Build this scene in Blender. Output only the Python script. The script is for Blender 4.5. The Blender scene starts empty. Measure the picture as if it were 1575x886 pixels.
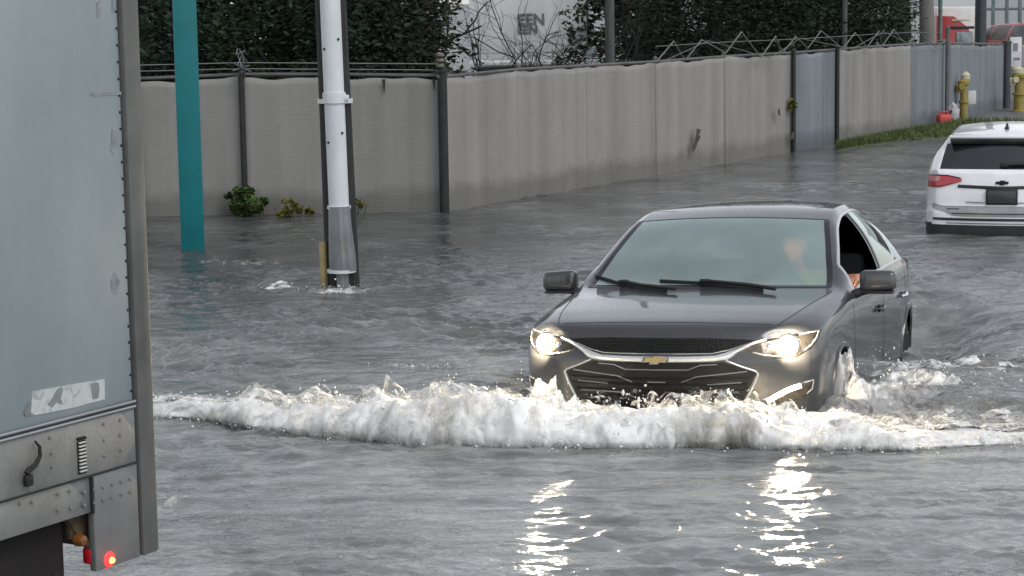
import bpy, bmesh, math, random, os
import numpy as np
from mathutils import Vector, Matrix
from mathutils.bvhtree import BVHTree

random.seed(7); RNG = np.random.default_rng(7)
scene = bpy.context.scene
COL = scene.collection
R = math.radians

# ------------------------------------------------------------------ camera geometry (metres, water surface at z = 0)
CAM_H = 2.45            # lens height above the flood water
FPX = 3300.0            # focal length in pixels of a 1575 px wide picture
PITCH = math.atan(443.0 / FPX)
ROLL = math.radians(0.9)

def ray(px, py):
    c, s = math.cos(PITCH), math.sin(PITCH)
    u, v = px - 787.5, 443.0 - py
    u, v = u * math.cos(ROLL) + v * math.sin(ROLL), v * math.cos(ROLL) - u * math.sin(ROLL)
    return np.array((u, FPX * c + v * s, -FPX * s + v * c))

def on_z(px, py, z=0.0):
    d = ray(px, py)
    k = (z - CAM_H) / d[2]
    return np.array((d[0] * k, d[1] * k, z))

def on_y(px, py, y):
    d = ray(px, py)
    k = y / d[1]
    return np.array((d[0] * k, y, CAM_H + d[2] * k))

# ------------------------------------------------------------------ object helpers
def link(o, parent=None):
    COL.objects.link(o)
    if parent is not None:
        o.parent = parent
    return o

def empty(name, loc=(0, 0, 0), rz=0.0, parent=None):
    o = bpy.data.objects.new(name, None)
    o.empty_display_size = 0.2
    o.location = loc
    o.rotation_euler = (0, 0, rz)
    return link(o, parent)

def tag(o, label=None, cat=None, group=None, kind=None):
    if label: o['label'] = label
    if cat: o['category'] = cat
    if group: o['group'] = group
    if kind: o['kind'] = kind
    return o

def mk(name, V, F, mat, parent=None, smooth=True, merge=0.0, angle=None, mats=None, mi=None):
    me = bpy.data.meshes.new(name)
    me.from_pydata([tuple(map(float, v)) for v in V], [], [tuple(map(int, f)) for f in F])
    for m in (mats or [mat]):
        me.materials.append(m)
    if mi is not None:
        me.polygons.foreach_set('material_index', np.asarray(mi, dtype=np.int32))
    if merge > 0:
        bm = bmesh.new(); bm.from_mesh(me)
        bmesh.ops.remove_doubles(bm, verts=bm.verts, dist=merge)
        bm.to_mesh(me); bm.free()
    me.polygons.foreach_set('use_smooth', np.full(len(me.polygons), bool(smooth)))
    me.update()
    if angle is not None and smooth:
        me.set_sharp_from_angle(angle=R(angle))
    o = bpy.data.objects.new(name, me)
    return link(o, parent)

class MB:
    """collects shapes, then links them as ONE mesh object"""
    def __init__(self):
        self.V, self.F = [], []
    def add(self, V, F):
        n = len(self.V)
        self.V += [tuple(v) for v in V]
        self.F += [tuple(i + n for i in f) for f in F]
        return self
    def bm(self, b):
        b.verts.index_update()
        return self.add([tuple(v.co) for v in b.verts], [[v.index for v in f.verts] for f in b.faces])
    def box(self, c, s, bevel=0.0, rot=None, seg=2, taper=None):
        b = bmesh.new()
        bmesh.ops.create_cube(b, size=1.0)
        for v in b.verts:
            k = 1.0
            if taper and v.co.z > 0: k = taper
            v.co = Vector((v.co.x * s[0] * k, v.co.y * s[1] * k, v.co.z * s[2]))
        if bevel > 0:
            bmesh.ops.bevel(b, geom=list(b.edges), offset=bevel, segments=seg, profile=0.5, affect='EDGES')
        M = Matrix.Translation(Vector(c)) @ (rot.to_4x4() if rot is not None else Matrix.Identity(4))
        b.transform(M)
        self.bm(b); b.free()
        return self
    def tube(self, pts, r, n=10, cap=True):
        P = [Vector(p) for p in pts]
        rs = r if hasattr(r, '__len__') else [r] * len(P)
        V, F = [], []
        prev = None
        for i, p in enumerate(P):
            t = (P[min(i + 1, len(P) - 1)] - P[max(i - 1, 0)]).normalized()
            if prev is None:
                a = t.orthogonal().normalized()
            else:
                a = (prev - t * prev.dot(t))
                a = a.normalized() if a.length > 1e-6 else t.orthogonal().normalized()
            prev = a
            b = t.cross(a)
            for k in range(n):
                w = 2 * math.pi * k / n
                V.append(p + (a * math.cos(w) + b * math.sin(w)) * rs[i])
        for i in range(len(P) - 1):
            for k in range(n):
                F.append((i * n + k, i * n + (k + 1) % n, (i + 1) * n + (k + 1) % n, (i + 1) * n + k))
        if cap:
            F.append(tuple(range(n))[::-1]); F.append(tuple((len(P) - 1) * n + k for k in range(n)))
        return self.add(V, F)
    def lathe(self, prof, axis='Z', c=(0, 0, 0), n=32):
        """prof: list of (radius, along)"""
        V, F = [], []
        for (r, h) in prof:
            for k in range(n):
                w = 2 * math.pi * k / n
                a, b = r * math.cos(w), r * math.sin(w)
                p = (a, b, h) if axis == 'Z' else ((h, a, b) if axis == 'X' else (b, h, a))
                V.append((p[0] + c[0], p[1] + c[1], p[2] + c[2]))
        for i in range(len(prof) - 1):
            for k in range(n):
                F.append((i * n + k, i * n + (k + 1) % n, (i + 1) * n + (k + 1) % n, (i + 1) * n + k))
        if prof[0][0] > 1e-6: F.append(tuple(range(n))[::-1])
        if prof[-1][0] > 1e-6: F.append(tuple((len(prof) - 1) * n + k for k in range(n)))
        return self.add(V, F)
    def prism(self, poly, axis_from, axis_to):
        """extrude polygon of 3D points by a vector"""
        d = Vector(axis_to) - Vector(axis_from)
        n = len(poly)
        V = [Vector(p) for p in poly] + [Vector(p) + d for p in poly]
        F = [tuple(range(n))[::-1], tuple(range(n, 2 * n))] + [(i, (i + 1) % n, n + (i + 1) % n, n + i) for i in range(n)]
        return self.add(V, F)
    def split(self, name, mat, parent=None, smooth=True, angle=35):
        """each loose shell becomes an object of its own"""
        n = len(self.V); par = list(range(n))
        def find(a):
            while par[a] != a:
                par[a] = par[par[a]]; a = par[a]
            return a
        for f in self.F:
            r = find(f[0])
            for q in f[1:]: par[find(q)] = r
        groups = {}
        for f in self.F: groups.setdefault(find(f[0]), []).append(f)
        out = []
        for fs in groups.values():
            ids = sorted({q for f in fs for q in f}); ix = {q: k for k, q in enumerate(ids)}
            b = MB(); b.add([self.V[q] for q in ids], [[ix[q] for q in f] for f in fs])
            out.append(b.build(name, mat, parent, smooth, angle))
        return out
    def build(self, name, mat, parent=None, smooth=True, angle=35):
        o = mk(name, self.V, self.F, mat, parent, smooth)
        bm = bmesh.new(); bm.from_mesh(o.data)
        bmesh.ops.recalc_face_normals(bm, faces=bm.faces)
        bm.to_mesh(o.data); bm.free()
        if smooth:
            o.data.set_sharp_from_angle(angle=R(angle))
        return o

# ------------------------------------------------------------------ materials
def new_mat(name):
    m = bpy.data.materials.new(name); m.use_nodes = True
    nt = m.node_tree
    b = nt.nodes.get('Principled BSDF')
    return m, nt, b

def N(nt, kind, **kw):
    n = nt.nodes.new(kind)
    for k, v in kw.items():
        if k in n.inputs.keys() if isinstance(k, str) else False:
            n.inputs[k].default_value = v
        else:
            setattr(n, k, v)
    return n

def ramp(nt, fac, stops):
    r = nt.nodes.new('ShaderNodeValToRGB')
    el = r.color_ramp.elements
    while len(el) < len(stops): el.new(0.5)
    for e, (p, c) in zip(el, stops):
        e.position = p
        e.color = (c[0], c[1], c[2], 1) if hasattr(c, '__len__') else (c, c, c, 1)
    nt.links.new(fac, r.inputs['Fac'])
    return r

def noise(nt, scale, detail=4, rough=0.55, coord='Object', stretch=(1, 1, 1), dist=0.0):
    tc = nt.nodes.new('ShaderNodeTexCoord')
    mp = nt.nodes.new('ShaderNodeMapping')
    mp.inputs['Scale'].default_value = stretch
    nt.links.new(tc.outputs[coord], mp.inputs['Vector'])
    n = nt.nodes.new('ShaderNodeTexNoise')
    n.inputs['Scale'].default_value = scale
    n.inputs['Detail'].default_value = detail
    n.inputs['Roughness'].default_value = rough
    n.inputs['Distortion'].default_value = dist
    nt.links.new(mp.outputs['Vector'], n.inputs['Vector'])
    return n

def simple(name, col, rough=0.5, metal=0.0, var=0.0, vscale=6.0, bump=0.0, bscale=60.0, coat=0.0, spec=0.5, stretch=(1, 1, 1), col2=None):
    m, nt, b = new_mat(name)
    b.inputs['Roughness'].default_value = rough
    b.inputs['Metallic'].default_value = metal
    b.inputs['Coat Weight'].default_value = coat
    b.inputs['Coat Roughness'].default_value = 0.04
    b.inputs['Specular IOR Level'].default_value = spec
    n = noise(nt, vscale, 5, 0.6, stretch=stretch)
    c = np.array(col)
    lo = c * (1 - var) if col2 is None else np.array(col2)
    hi = np.minimum(c * (1 + var), 1.0) if col2 is None else c
    r = ramp(nt, n.outputs['Fac'], [(0.32, lo), (0.68, hi)])
    nt.links.new(r.outputs['Color'], b.inputs['Base Color'])
    if bump > 0:
        bn = noise(nt, bscale, 3, 0.6)
        bp = nt.nodes.new('ShaderNodeBump')
        bp.inputs['Strength'].default_value = bump
        bp.inputs['Distance'].default_value = 0.01
        nt.links.new(bn.outputs['Fac'], bp.inputs['Height'])
        nt.links.new(bp.outputs['Normal'], b.inputs['Normal'])
    return m

def emit(name, col, strength):
    m, nt, b = new_mat(name)
    b.inputs['Base Color'].default_value = (*col, 1)
    b.inputs['Emission Color'].default_value = (*col, 1)
    b.inputs['Emission Strength'].default_value = strength
    return m

# ------------------------------------------------------------------ interpolation and vehicle hulls
def pchip(x, y, xq):
    x = np.asarray(x, float); y = np.asarray(y, float); xq = np.asarray(xq, float)
    if y.ndim == 1: return pchip(x, y[:, None], xq)[:, 0]
    h = np.diff(x)[:, None]; dl = np.diff(y, axis=0) / h
    d = np.zeros_like(y)
    d[0], d[-1] = dl[0], dl[-1]
    if len(x) > 2:
        w1 = 2 * h[1:] + h[:-1]; w2 = h[1:] + 2 * h[:-1]
        a, b = dl[:-1], dl[1:]
        with np.errstate(divide='ignore', invalid='ignore'):
            m = (w1 + w2) / (w1 / a + w2 / b)
        d[1:-1] = np.where(a * b > 0, m, 0.0)
    i = np.clip(np.searchsorted(x, xq, side='right') - 1, 0, len(x) - 2)
    H = (x[i + 1] - x[i])[:, None]; t = ((xq - x[i])[:, None]) / H
    return ((2*t**3 - 3*t**2 + 1) * y[i] + (t**3 - 2*t**2 + t) * H * d[i]
            + (-2*t**3 + 3*t**2) * y[i + 1] + (t**3 - t**2) * H * d[i + 1])

class Hull:
    """vehicle body skin: a top sheet (centre line > roof rail > belt line) and a wrap sheet (nose > side > tail, belt line > sill).
    +X = left-hand side of the grid, Y runs from the near end to the far end, z = 0 is the road."""
    NS, NT1, NT2, NV = 18, 20, 10, 46
    def __init__(self, tab, prof_near, prof_side, prof_far, zbot=0.2, crown=2.0):
        tab = np.array(tab, float)
        n = len(tab); self.n = n
        s = np.linspace(0, n - 1, (n - 1) * self.NS + 1); self.s = s
        S = np.arange(n)
        C = pchip(S, np.c_[np.zeros(n), tab[:, 0], tab[:, 1]], s)
        Rl = pchip(S, tab[:, 2:5], s); B = pchip(S, tab[:, 5:8], s)
        t = np.linspace(0, 1, self.NT1 + 1); u = np.linspace(0, 1, self.NT2 + 1)[1:]
        top = np.zeros((len(s), len(t) + len(u), 3))
        for k, tt in enumerate(t):
            w = np.array((tt, tt ** crown, tt ** crown))
            top[:, k] = C + (Rl - C) * w
        d = B - Rl; L = np.linalg.norm(d[:, [0, 2]], axis=1)
        nx, nz = -d[:, 2] / L, d[:, 0] / L
        for k, uu in enumerate(u):
            p = Rl + d * uu
            bl = 0.07 * L * math.sin(math.pi * uu)
            p[:, 0] += nx * bl; p[:, 2] += nz * bl
            top[:, len(t) + k] = p
        top[:, 0, 0] = 0
        self.top = top
        # perimeter
        per = np.vstack([top[0], top[1:, -1], top[-1, ::-1][1:]])
        tan = np.gradient(per[:, :2], axis=0)
        nr = np.c_[tan[:, 1], -tan[:, 0]]
        nr /= np.linalg.norm(nr, axis=1)[:, None] + 1e-9
        arc = np.r_[0, np.cumsum(np.linalg.norm(np.diff(per[:, :2], axis=0), axis=1))]
        sm = np.zeros_like(nr)
        for i in range(len(per)):
            w = np.exp(-((arc - arc[i]) / 0.12) ** 2)
            w[1:-1] *= (arc[2:] - arc[:-2]) * 0.5
            sm[i] = (nr * w[:, None]).sum(0)
        # mirror symmetry at the centre line
        sm[0] = (0, -1); sm[-1] = (0, 1)
        sm /= np.linalg.norm(sm, axis=1)[:, None] + 1e-9
        self.per, self.arc, self.nr = per, arc, sm
        wf = np.clip(-sm[:, 1], 0, 1) ** 1.2; wr = np.clip(sm[:, 1], 0, 1) ** 1.2
        ws = np.clip(1 - wf - wr, 0, 1)
        v = np.linspace(0, 1, self.NV + 1); self.v = v
        of, os_, orr = [pchip([q[0] for q in p], [q[1] for q in p], v) for p in (prof_near, prof_side, prof_far)]
        wrap = np.zeros((len(per), len(v), 3))
        for j in range(len(v)):
            off = wf * of[j] + ws * os_[j] + wr * orr[j]
            wrap[:, j, 0] = per[:, 0] + sm[:, 0] * off
            wrap[:, j, 1] = per[:, 1] + sm[:, 1] * off
            wrap[:, j, 2] = per[:, 2] + (zbot - per[:, 2]) * v[j]
        wrap[0, :, 0] = 0; wrap[-1, :, 0] = 0
        self.wrap = wrap
        self.bvh()
    @staticmethod
    def gridF(nx, ny):
        i, j = np.meshgrid(np.arange(nx - 1), np.arange(ny - 1), indexing='ij')
        a = (i * ny + j).ravel()
        return np.c_[a, a + 1, a + ny + 1, a + ny]
    def bvh(self):
        V, F = [], []
        for G in (self.top, self.wrap):
            f = self.gridF(*G.shape[:2]); g = G.reshape(-1, 3)
            for sx in (1, -1):
                n = len(V)
                V += [Vector((p[0] * sx, p[1], p[2])) for p in g]
                F += [tuple(int(q) + n for q in ff) for ff in f]
        self.tree = BVHTree.FromPolygons(V, F)
    def cents(self, which):
        G = self.top if which == 'top' else self.wrap
        return 0.25 * (G[:-1, :-1] + G[1:, :-1] + G[:-1, 1:] + G[1:, 1:])
    def piece(self, name, mat, parent, top=None, wrap=None, sides=(1, -1), sink=0.0):
        """mesh of the faces picked by boolean masks over the two sheets"""
        V, F = [], []
        for G, msk, flip in ((self.top, top, False), (self.wrap, wrap, False)):
            if msk is None or not msk.any(): continue
            f = self.gridF(*G.shape[:2])[msk.ravel()]
            g = G.reshape(-1, 3)
            used, inv = np.unique(f, return_inverse=True)
            f = inv.reshape(f.shape)
            for sx in sides:
                n = len(V)
                V += [(p[0] * sx, p[1], p[2]) for p in g[used]]
                F += [tuple((q if sx < 0 else q[::-1]) + n) for q in f]
        o = mk(name, V, F, mat, parent, True, merge=0.0004)
        bm = bmesh.new(); bm.from_mesh(o.data)
        c = Vector((0, self.per[:, 1].mean(), 0.75))
        # orient outward
        bm.normal_update()
        tot = sum((f.calc_center_median() - c).dot(f.normal) * f.calc_area() for f in bm.faces)
        if tot < 0:
            bmesh.ops.reverse_faces(bm, faces=bm.faces)
        bm.to_mesh(o.data); bm.free()
        o.data.set_sharp_from_angle(angle=R(50))
        return o
    def cast(self, o, d):
        h = self.tree.ray_cast(Vector(o), Vector(d).normalized())
        if h[0] is None: return None
        n = h[1] if h[1].dot(Vector(d)) < 0 else -h[1]
        return h[0], n
    def front(self, x, z):
        h = self.cast((x, -4, z), (0, 1, 0))
        if h is None: h = self.cast((x * 0.985, -4, z), (0, 1, 0))
        return h
    def side(self, y, z, sx=1): return self.cast((sx * 4, y, z), (-sx, 0, 0))
    def down(self, x, y): return self.cast((x, y, 5), (0, 0, -1))

def densify(pts, step):
    P = [np.array(p, float) for p in pts]; out = []
    for a, b in zip(P[:-1], P[1:]):
        n = max(1, int(math.ceil(np.linalg.norm(b - a) / step)))
        out += [a + (b - a) * k / n for k in range(n)]
    return out + [P[-1]]

def ribbon(hits, w, h, sink=0.004, w1=None):
    """raised half-round bead along surface hits (point, normal)"""
    hits = [q for q in hits if q is not None]
    V, F = [], []
    n = len(hits)
    # smooth normals
    nn = [q[1] for q in hits]
    for i, (p, _) in enumerate(hits):
        t = (hits[min(i + 1, n - 1)][0] - hits[max(i - 1, 0)][0])
        if t.length < 1e-7: t = Vector((1, 0, 0))
        t.normalize()
        nv = sum((nn[k] for k in range(max(0, i - 2), min(n, i + 3))), Vector()).normalized()
        b = nv.cross(t).normalized()
        ww = w if w1 is None else w + (w1 - w) * i / (n - 1)
        for (a, c) in ((-0.5, -sink), (-0.36, h * 0.75), (0, h), (0.36, h * 0.75), (0.5, -sink)):
            V.append(p + b * a * ww + nv * c)
    for i in range(n - 1):
        for k in range(4):
            F.append((i * 5 + k, i * 5 + k + 1, (i + 1) * 5 + k + 1, (i + 1) * 5 + k))
    F.append((0, 1, 2, 3, 4)); F.append(tuple((n - 1) * 5 + k for k in range(5)))
    return V, F

def patch(upper, lower, n, m, proj, off):
    """sheet between two outlines (2D), laid on the skin `off` metres proud, with a rim down to the skin"""
    def arc(pl, k):
        P = np.array(pl, float); d = np.r_[0, np.cumsum(np.linalg.norm(np.diff(P, axis=0), axis=1))]
        q = np.linspace(0, d[-1], k)
        return np.c_[np.interp(q, d, P[:, 0]), np.interp(q, d, P[:, 1])]
    U, L = arc(upper, n), arc(lower, n)
    V, F, ok = [], [], []
    last = None
    for i in range(n):
        for j in range(m):
            p = U[i] + (L[i] - U[i]) * j / (m - 1)
            h = proj(*p)
            if h is None: h = last
            last = h
            V.append(h[0] + h[1] * off)
    F = [tuple(f) for f in Hull.gridF(n, m)]
    # rim
    ring = [i * m for i in range(n)] + [(n - 1) * m + j for j in range(1, m)] + [i * m + m - 1 for i in range(n - 2, -1, -1)] + [j for j in range(m - 2, 0, -1)]
    base = len(V)
    for r_ in ring:
        i, j = divmod(r_, m)
        p = U[i] + (L[i] - U[i]) * j / (m - 1)
        h = proj(*p) or (V[r_], Vector((0, -1, 0)))
        V.append(Vector(V[r_]) - h[1] * (off + 0.004))
    k = len(ring)
    F += [(ring[a], ring[(a + 1) % k], base + (a + 1) % k, base + a) for a in range(k)]
    return V, F
# ------------------------------------------------------------------ materials
M = {}
def paint(name, col, metal=0.0, rough=0.3, dirt=0.0):
    m, nt, b = new_mat(name)
    b.inputs['Metallic'].default_value = metal
    b.inputs['Coat Weight'].default_value = 1.0
    b.inputs['Coat Roughness'].default_value = 0.05
    n = noise(nt, 3.0, 6, 0.65)
    c = np.array(col)
    r = ramp(nt, n.outputs['Fac'], [(0.3, c * 0.88), (0.7, np.minimum(c * 1.1, 1))])
    nt.links.new(r.outputs['Color'], b.inputs['Base Color'])
    # rain beads and film on the lacquer
    w = noise(nt, 90.0, 2, 0.5)
    rr = ramp(nt, w.outputs['Fac'], [(0.35, rough * 0.8), (0.7, rough * 1.3)])
    nt.links.new(rr.outputs['Color'], b.inputs['Roughness'])
    v = nt.nodes.new('ShaderNodeTexVoronoi'); v.inputs['Scale'].default_value = 130.0
    tc = nt.nodes.new('ShaderNodeTexCoord'); nt.links.new(tc.outputs['Object'], v.inputs['Vector'])
    dr = ramp(nt, v.outputs['Distance'], [(0.0, 1.0), (0.32, 0.0)])
    bp = nt.nodes.new('ShaderNodeBump'); bp.inputs['Strength'].default_value = 0.06; bp.inputs['Distance'].default_value = 0.003
    nt.links.new(dr.outputs['Color'], bp.inputs['Height'])
    nt.links.new(bp.outputs['Normal'], b.inputs['Coat Normal'])
    return m

M['sedan_paint'] = paint('dark_grey_metallic_paint', (0.054, 0.055, 0.058), 0.50, 0.36)
M['white_paint'] = paint('white_car_paint', (0.84, 0.85, 0.86), 0.0, 0.35)
M['red_paint'] = paint('red_car_paint', (0.42, 0.02, 0.025), 0.0, 0.35)
M['black_gloss'] = simple('black_gloss_trim', (0.012, 0.012, 0.013), 0.18, var=0.2)
M['black_matt'] = simple('black_plastic', (0.018, 0.018, 0.019), 0.55, var=0.3, bump=0.1)
M['deep_black'] = simple('deep_black_plastic', (0.006, 0.006, 0.006), 0.45, var=0.3, spec=0.3)
M['rubber'] = simple('black_rubber', (0.012, 0.012, 0.012), 0.7, var=0.3, bump=0.2, bscale=120)
M['chrome'] = simple('chrome', (0.72, 0.73, 0.75), 0.12, metal=1.0, var=0.05)
M['bright_trim'] = simple('satin_bright_trim', (0.62, 0.63, 0.64), 0.30, metal=0.6, var=0.05)
M['alloy'] = simple('alloy_rim', (0.38, 0.39, 0.40), 0.3, metal=0.9, var=0.1)
M['gold'] = simple('gold_emblem', (0.52, 0.42, 0.22), 0.3, metal=0.7, var=0.1)
M['lamp_house'] = simple('headlamp_housing', (0.13, 0.115, 0.095), 0.14, metal=0.85, var=0.4, vscale=25)
M['lamp_on'] = emit('lit_headlamp', (1.0, 0.82, 0.56), 2200.0)
M['drl_on'] = emit('lit_running_lamp', (1.0, 0.93, 0.84), 9.0)
M['white_strip'] = simple('white_light_guide', (0.50, 0.50, 0.48), 0.2, var=0.05)
M['red_lamp'] = simple('red_lamp_lens', (0.45, 0.01, 0.02), 0.15, var=0.25, vscale=14, coat=1.0)
M['pink_lamp'] = simple('pale_red_lamp_lens', (0.62, 0.20, 0.22), 0.15, var=0.15, vscale=14, coat=1.0)
M['red_on'] = emit('lit_red_lamp', (1.0, 0.03, 0.03), 1.6)
M['hot_on'] = emit('lit_lamp_core', (1.0, 0.40, 0.08), 3.5)
M['amber'] = simple('amber_lens', (0.16, 0.055, 0.012), 0.2, var=0.25)
M['interior'] = simple('dark_interior', (0.022, 0.022, 0.024), 0.7, var=0.2)
M['seat_cloth'] = simple('grey_seat_cloth', (0.05, 0.05, 0.055), 0.85, var=0.2, bump=0.2)
M['skin'] = simple('skin', (0.50, 0.23, 0.15), 0.5, var=0.1, vscale=12)
M['hair'] = simple('dark_hair', (0.02, 0.014, 0.01), 0.6, var=0.3, vscale=60)
M['vest'] = simple('yellow_green_vest', (0.40, 0.50, 0.10), 0.7, var=0.12, bump=0.15)
M['trousers'] = simple('dark_trousers', (0.03, 0.035, 0.05), 0.8, var=0.2)

def glass(name, tint, refl=1.0, film=0.0, film_col=(0.5, 0.55, 0.54)):
    """thin car glass: tinted see-through, mirror-like at grazing angles, with a film of rain haze that also paints in sky glare"""
    m = bpy.data.materials.new(name); m.use_nodes = True
    nt = m.node_tree; nt.nodes.clear()
    out = nt.nodes.new('ShaderNodeOutputMaterial')
    tr = nt.nodes.new('ShaderNodeBsdfTransparent'); tr.inputs['Color'].default_value = (*tint, 1)
    gl = nt.nodes.new('ShaderNodeBsdfGlossy'); gl.inputs['Roughness'].default_value = 0.04
    gl.inputs['Color'].default_value = (0.90, 1.0, 0.98, 1)
    fr = nt.nodes.new('ShaderNodeFresnel'); fr.inputs['IOR'].default_value = 1.52
    mu = nt.nodes.new('ShaderNodeMath'); mu.operation = 'MULTIPLY'; mu.use_clamp = True; mu.inputs[1].default_value = 1.8 * refl
    nt.links.new(fr.outputs['Fac'], mu.inputs[0])
    mx = nt.nodes.new('ShaderNodeMixShader')
    nt.links.new(mu.outputs[0], mx.inputs[0]); nt.links.new(tr.outputs[0], mx.inputs[1]); nt.links.new(gl.outputs[0], mx.inputs[2])
    df = nt.nodes.new('ShaderNodeBsdfDiffuse'); df.inputs['Color'].default_value = (*film_col, 1)
    n = noise(nt, 2.2, 2, 0.5, stretch=(1, 1, 0.4))
    r = ramp(nt, n.outputs['Fac'], [(0.3, film * 0.75), (0.7, min(1, film * 1.2))])
    m2 = nt.nodes.new('ShaderNodeMixShader')
    nt.links.new(r.outputs['Color'], m2.inputs[0]); nt.links.new(mx.outputs[0], m2.inputs[1]); nt.links.new(df.outputs[0], m2.inputs[2])
    nt.links.new(m2.outputs[0], out.inputs['Surface'])
    return m
M['windscreen'] = glass('wet_windscreen_glass', (0.62, 0.72, 0.70), 1.6, 0.43, (0.35, 0.445, 0.435))
M['side_glass'] = glass('side_window_glass', (0.30, 0.34, 0.34), 0.9, 0.05)
M['dark_glass'] = simple('privacy_glass', (0.016, 0.020, 0.022), 0.06, var=0.2, coat=0.5)
# ------------------------------------------------------------------ the dark sedan: skin
SEDAN_TAB = [
 # centre y,z     rail x,y,z            belt x,y,z
 (0.060, 0.835,  0.600, 0.160, 0.828,  0.830, 0.300, 0.810),
 (0.170, 0.905,  0.670, 0.240, 0.888,  0.880, 0.390, 0.850),
 (0.450, 0.955,  0.730, 0.480, 0.935,  0.912, 0.580, 0.885),
 (0.850, 1.002,  0.785, 0.880, 0.980,  0.925, 0.900, 0.922),
 (1.200, 1.040,  0.835, 1.370, 1.026,  0.930, 1.250, 0.955),
 (1.650, 1.260,  0.765, 1.790, 1.234,  0.930, 1.700, 0.965),
 (2.100, 1.455,  0.680, 2.220, 1.425,  0.932, 2.100, 0.975),
 (2.500, 1.515,  0.650, 2.550, 1.482,  0.935, 2.500, 0.985),
 (2.950, 1.530,  0.640, 2.950, 1.493,  0.945, 2.950, 0.995),
 (3.400, 1.498,  0.620, 3.400, 1.455,  0.955, 3.400, 1.005),
 (3.750, 1.430,  0.600, 3.750, 1.376,  0.955, 3.750, 1.010),
 (4.200, 1.220,  0.610, 4.180, 1.165,  0.920, 4.150, 1.010),
 (4.500, 1.095,  0.640, 4.480, 1.045,  0.880, 4.450, 1.000),
 (4.800, 1.055,  0.660, 4.720, 1.030,  0.830, 4.680, 0.980),
 (4.920, 1.040,  0.680, 4.800, 1.000,  0.780, 4.780, 0.955),
]
P_NEAR = [(0, 0), (0.08, 0.035), (0.22, 0.07), (0.45, 0.065), (0.7, 0.05), (0.88, 0.02), (1, -0.05)]
P_SIDE = [(0, 0), (0.06, 0.012), (0.25, 0.02), (0.45, 0.022), (0.7, 0.008), (0.88, 0.004), (1, -0.05)]
P_FAR = [(0, 0), (0.1, -0.01), (0.4, 0.02), (0.6, 0.06), (0.85, 0.04), (1, -0.05)]
SED = Hull(SEDAN_TAB, P_NEAR, P_SIDE, P_FAR, zbot=0.19)
SED_YAW = R(18.2)
SED_ORG = np.array((0.855, 12.50, -0.385))
# ------------------------------------------------------------------ the dark sedan
def arch_snap(hull, centres, rad):
    W = hull.wrap
    for (cy, cz) in centres:
        dy, dz = W[..., 1] - cy, W[..., 2] - cz
        d = np.hypot(dy, dz)
        sel = (np.abs(d - rad) < 0.019) & (W[..., 0] > 0.6)
        k = np.where(sel, rad / np.maximum(d, 1e-6), 1.0)
        W[..., 1] = cy + dy * k; W[..., 2] = cz + dz * k
AR = 0.365
WHEELS = [(0.985, 0.33), (3.82, 0.33)]
arch_snap(SED, WHEELS, AR)

def make_wheel(name, parent, loc, sx, tyre_r=0.33, width=0.225, spokes=10):
    w = empty(name, loc, 0, parent)
    prof = [(tyre_r * 0.70, -width / 2), (tyre_r * 0.86, -width / 2 * 1.04), (tyre_r * 0.965, -width / 2 * 0.92), (tyre_r, -width / 2 * 0.62), (tyre_r, 0),
            (tyre_r, width / 2 * 0.62), (tyre_r * 0.965, width / 2 * 0.92), (tyre_r * 0.86, width / 2 * 1.04), (tyre_r * 0.70, width / 2)]
    MB().lathe(prof, 'X', n=48).build('tyre', M['rubber'], w)
    b = MB()
    f = width / 2 * sx
    b.lathe([(tyre_r * 0.71, -f * 0.9), (tyre_r * 0.64, -f * 0.8), (tyre_r * 0.62, f * 0.5), (tyre_r * 0.66, f * 0.94), (tyre_r * 0.715, f * 0.99)], 'X', n=48)
    b.lathe([(0.0, f * 0.72), (0.055, f * 0.74), (0.075, f * 0.55), (0.075, 0)], 'X', n=24)
    for k in range(spokes):
        a = 2 * math.pi * k / spokes
        rot = Matrix.Rotation(a, 3, 'X')
        b.box(rot @ Vector((f * 0.62, 0, tyre_r * 0.37)), (0.03, 0.034, tyre_r * 0.56), 0.008, rot)
    b.build('rim', M['alloy'], w)
    MB().lathe([(0.0, -0.01), (0.145, -0.01), (0.145, 0.01), (0.0, 0.01)], 'X', n=28).build('brake_disc', M['black_matt'], w)
    return w

SED_ROT = (Matrix.Rotation(-SED_YAW, 3, 'Z') @ Matrix.Rotation(R(-2.9), 3, 'X') @ Matrix.Rotation(R(-1.5), 3, 'Y')).to_euler()

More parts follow.
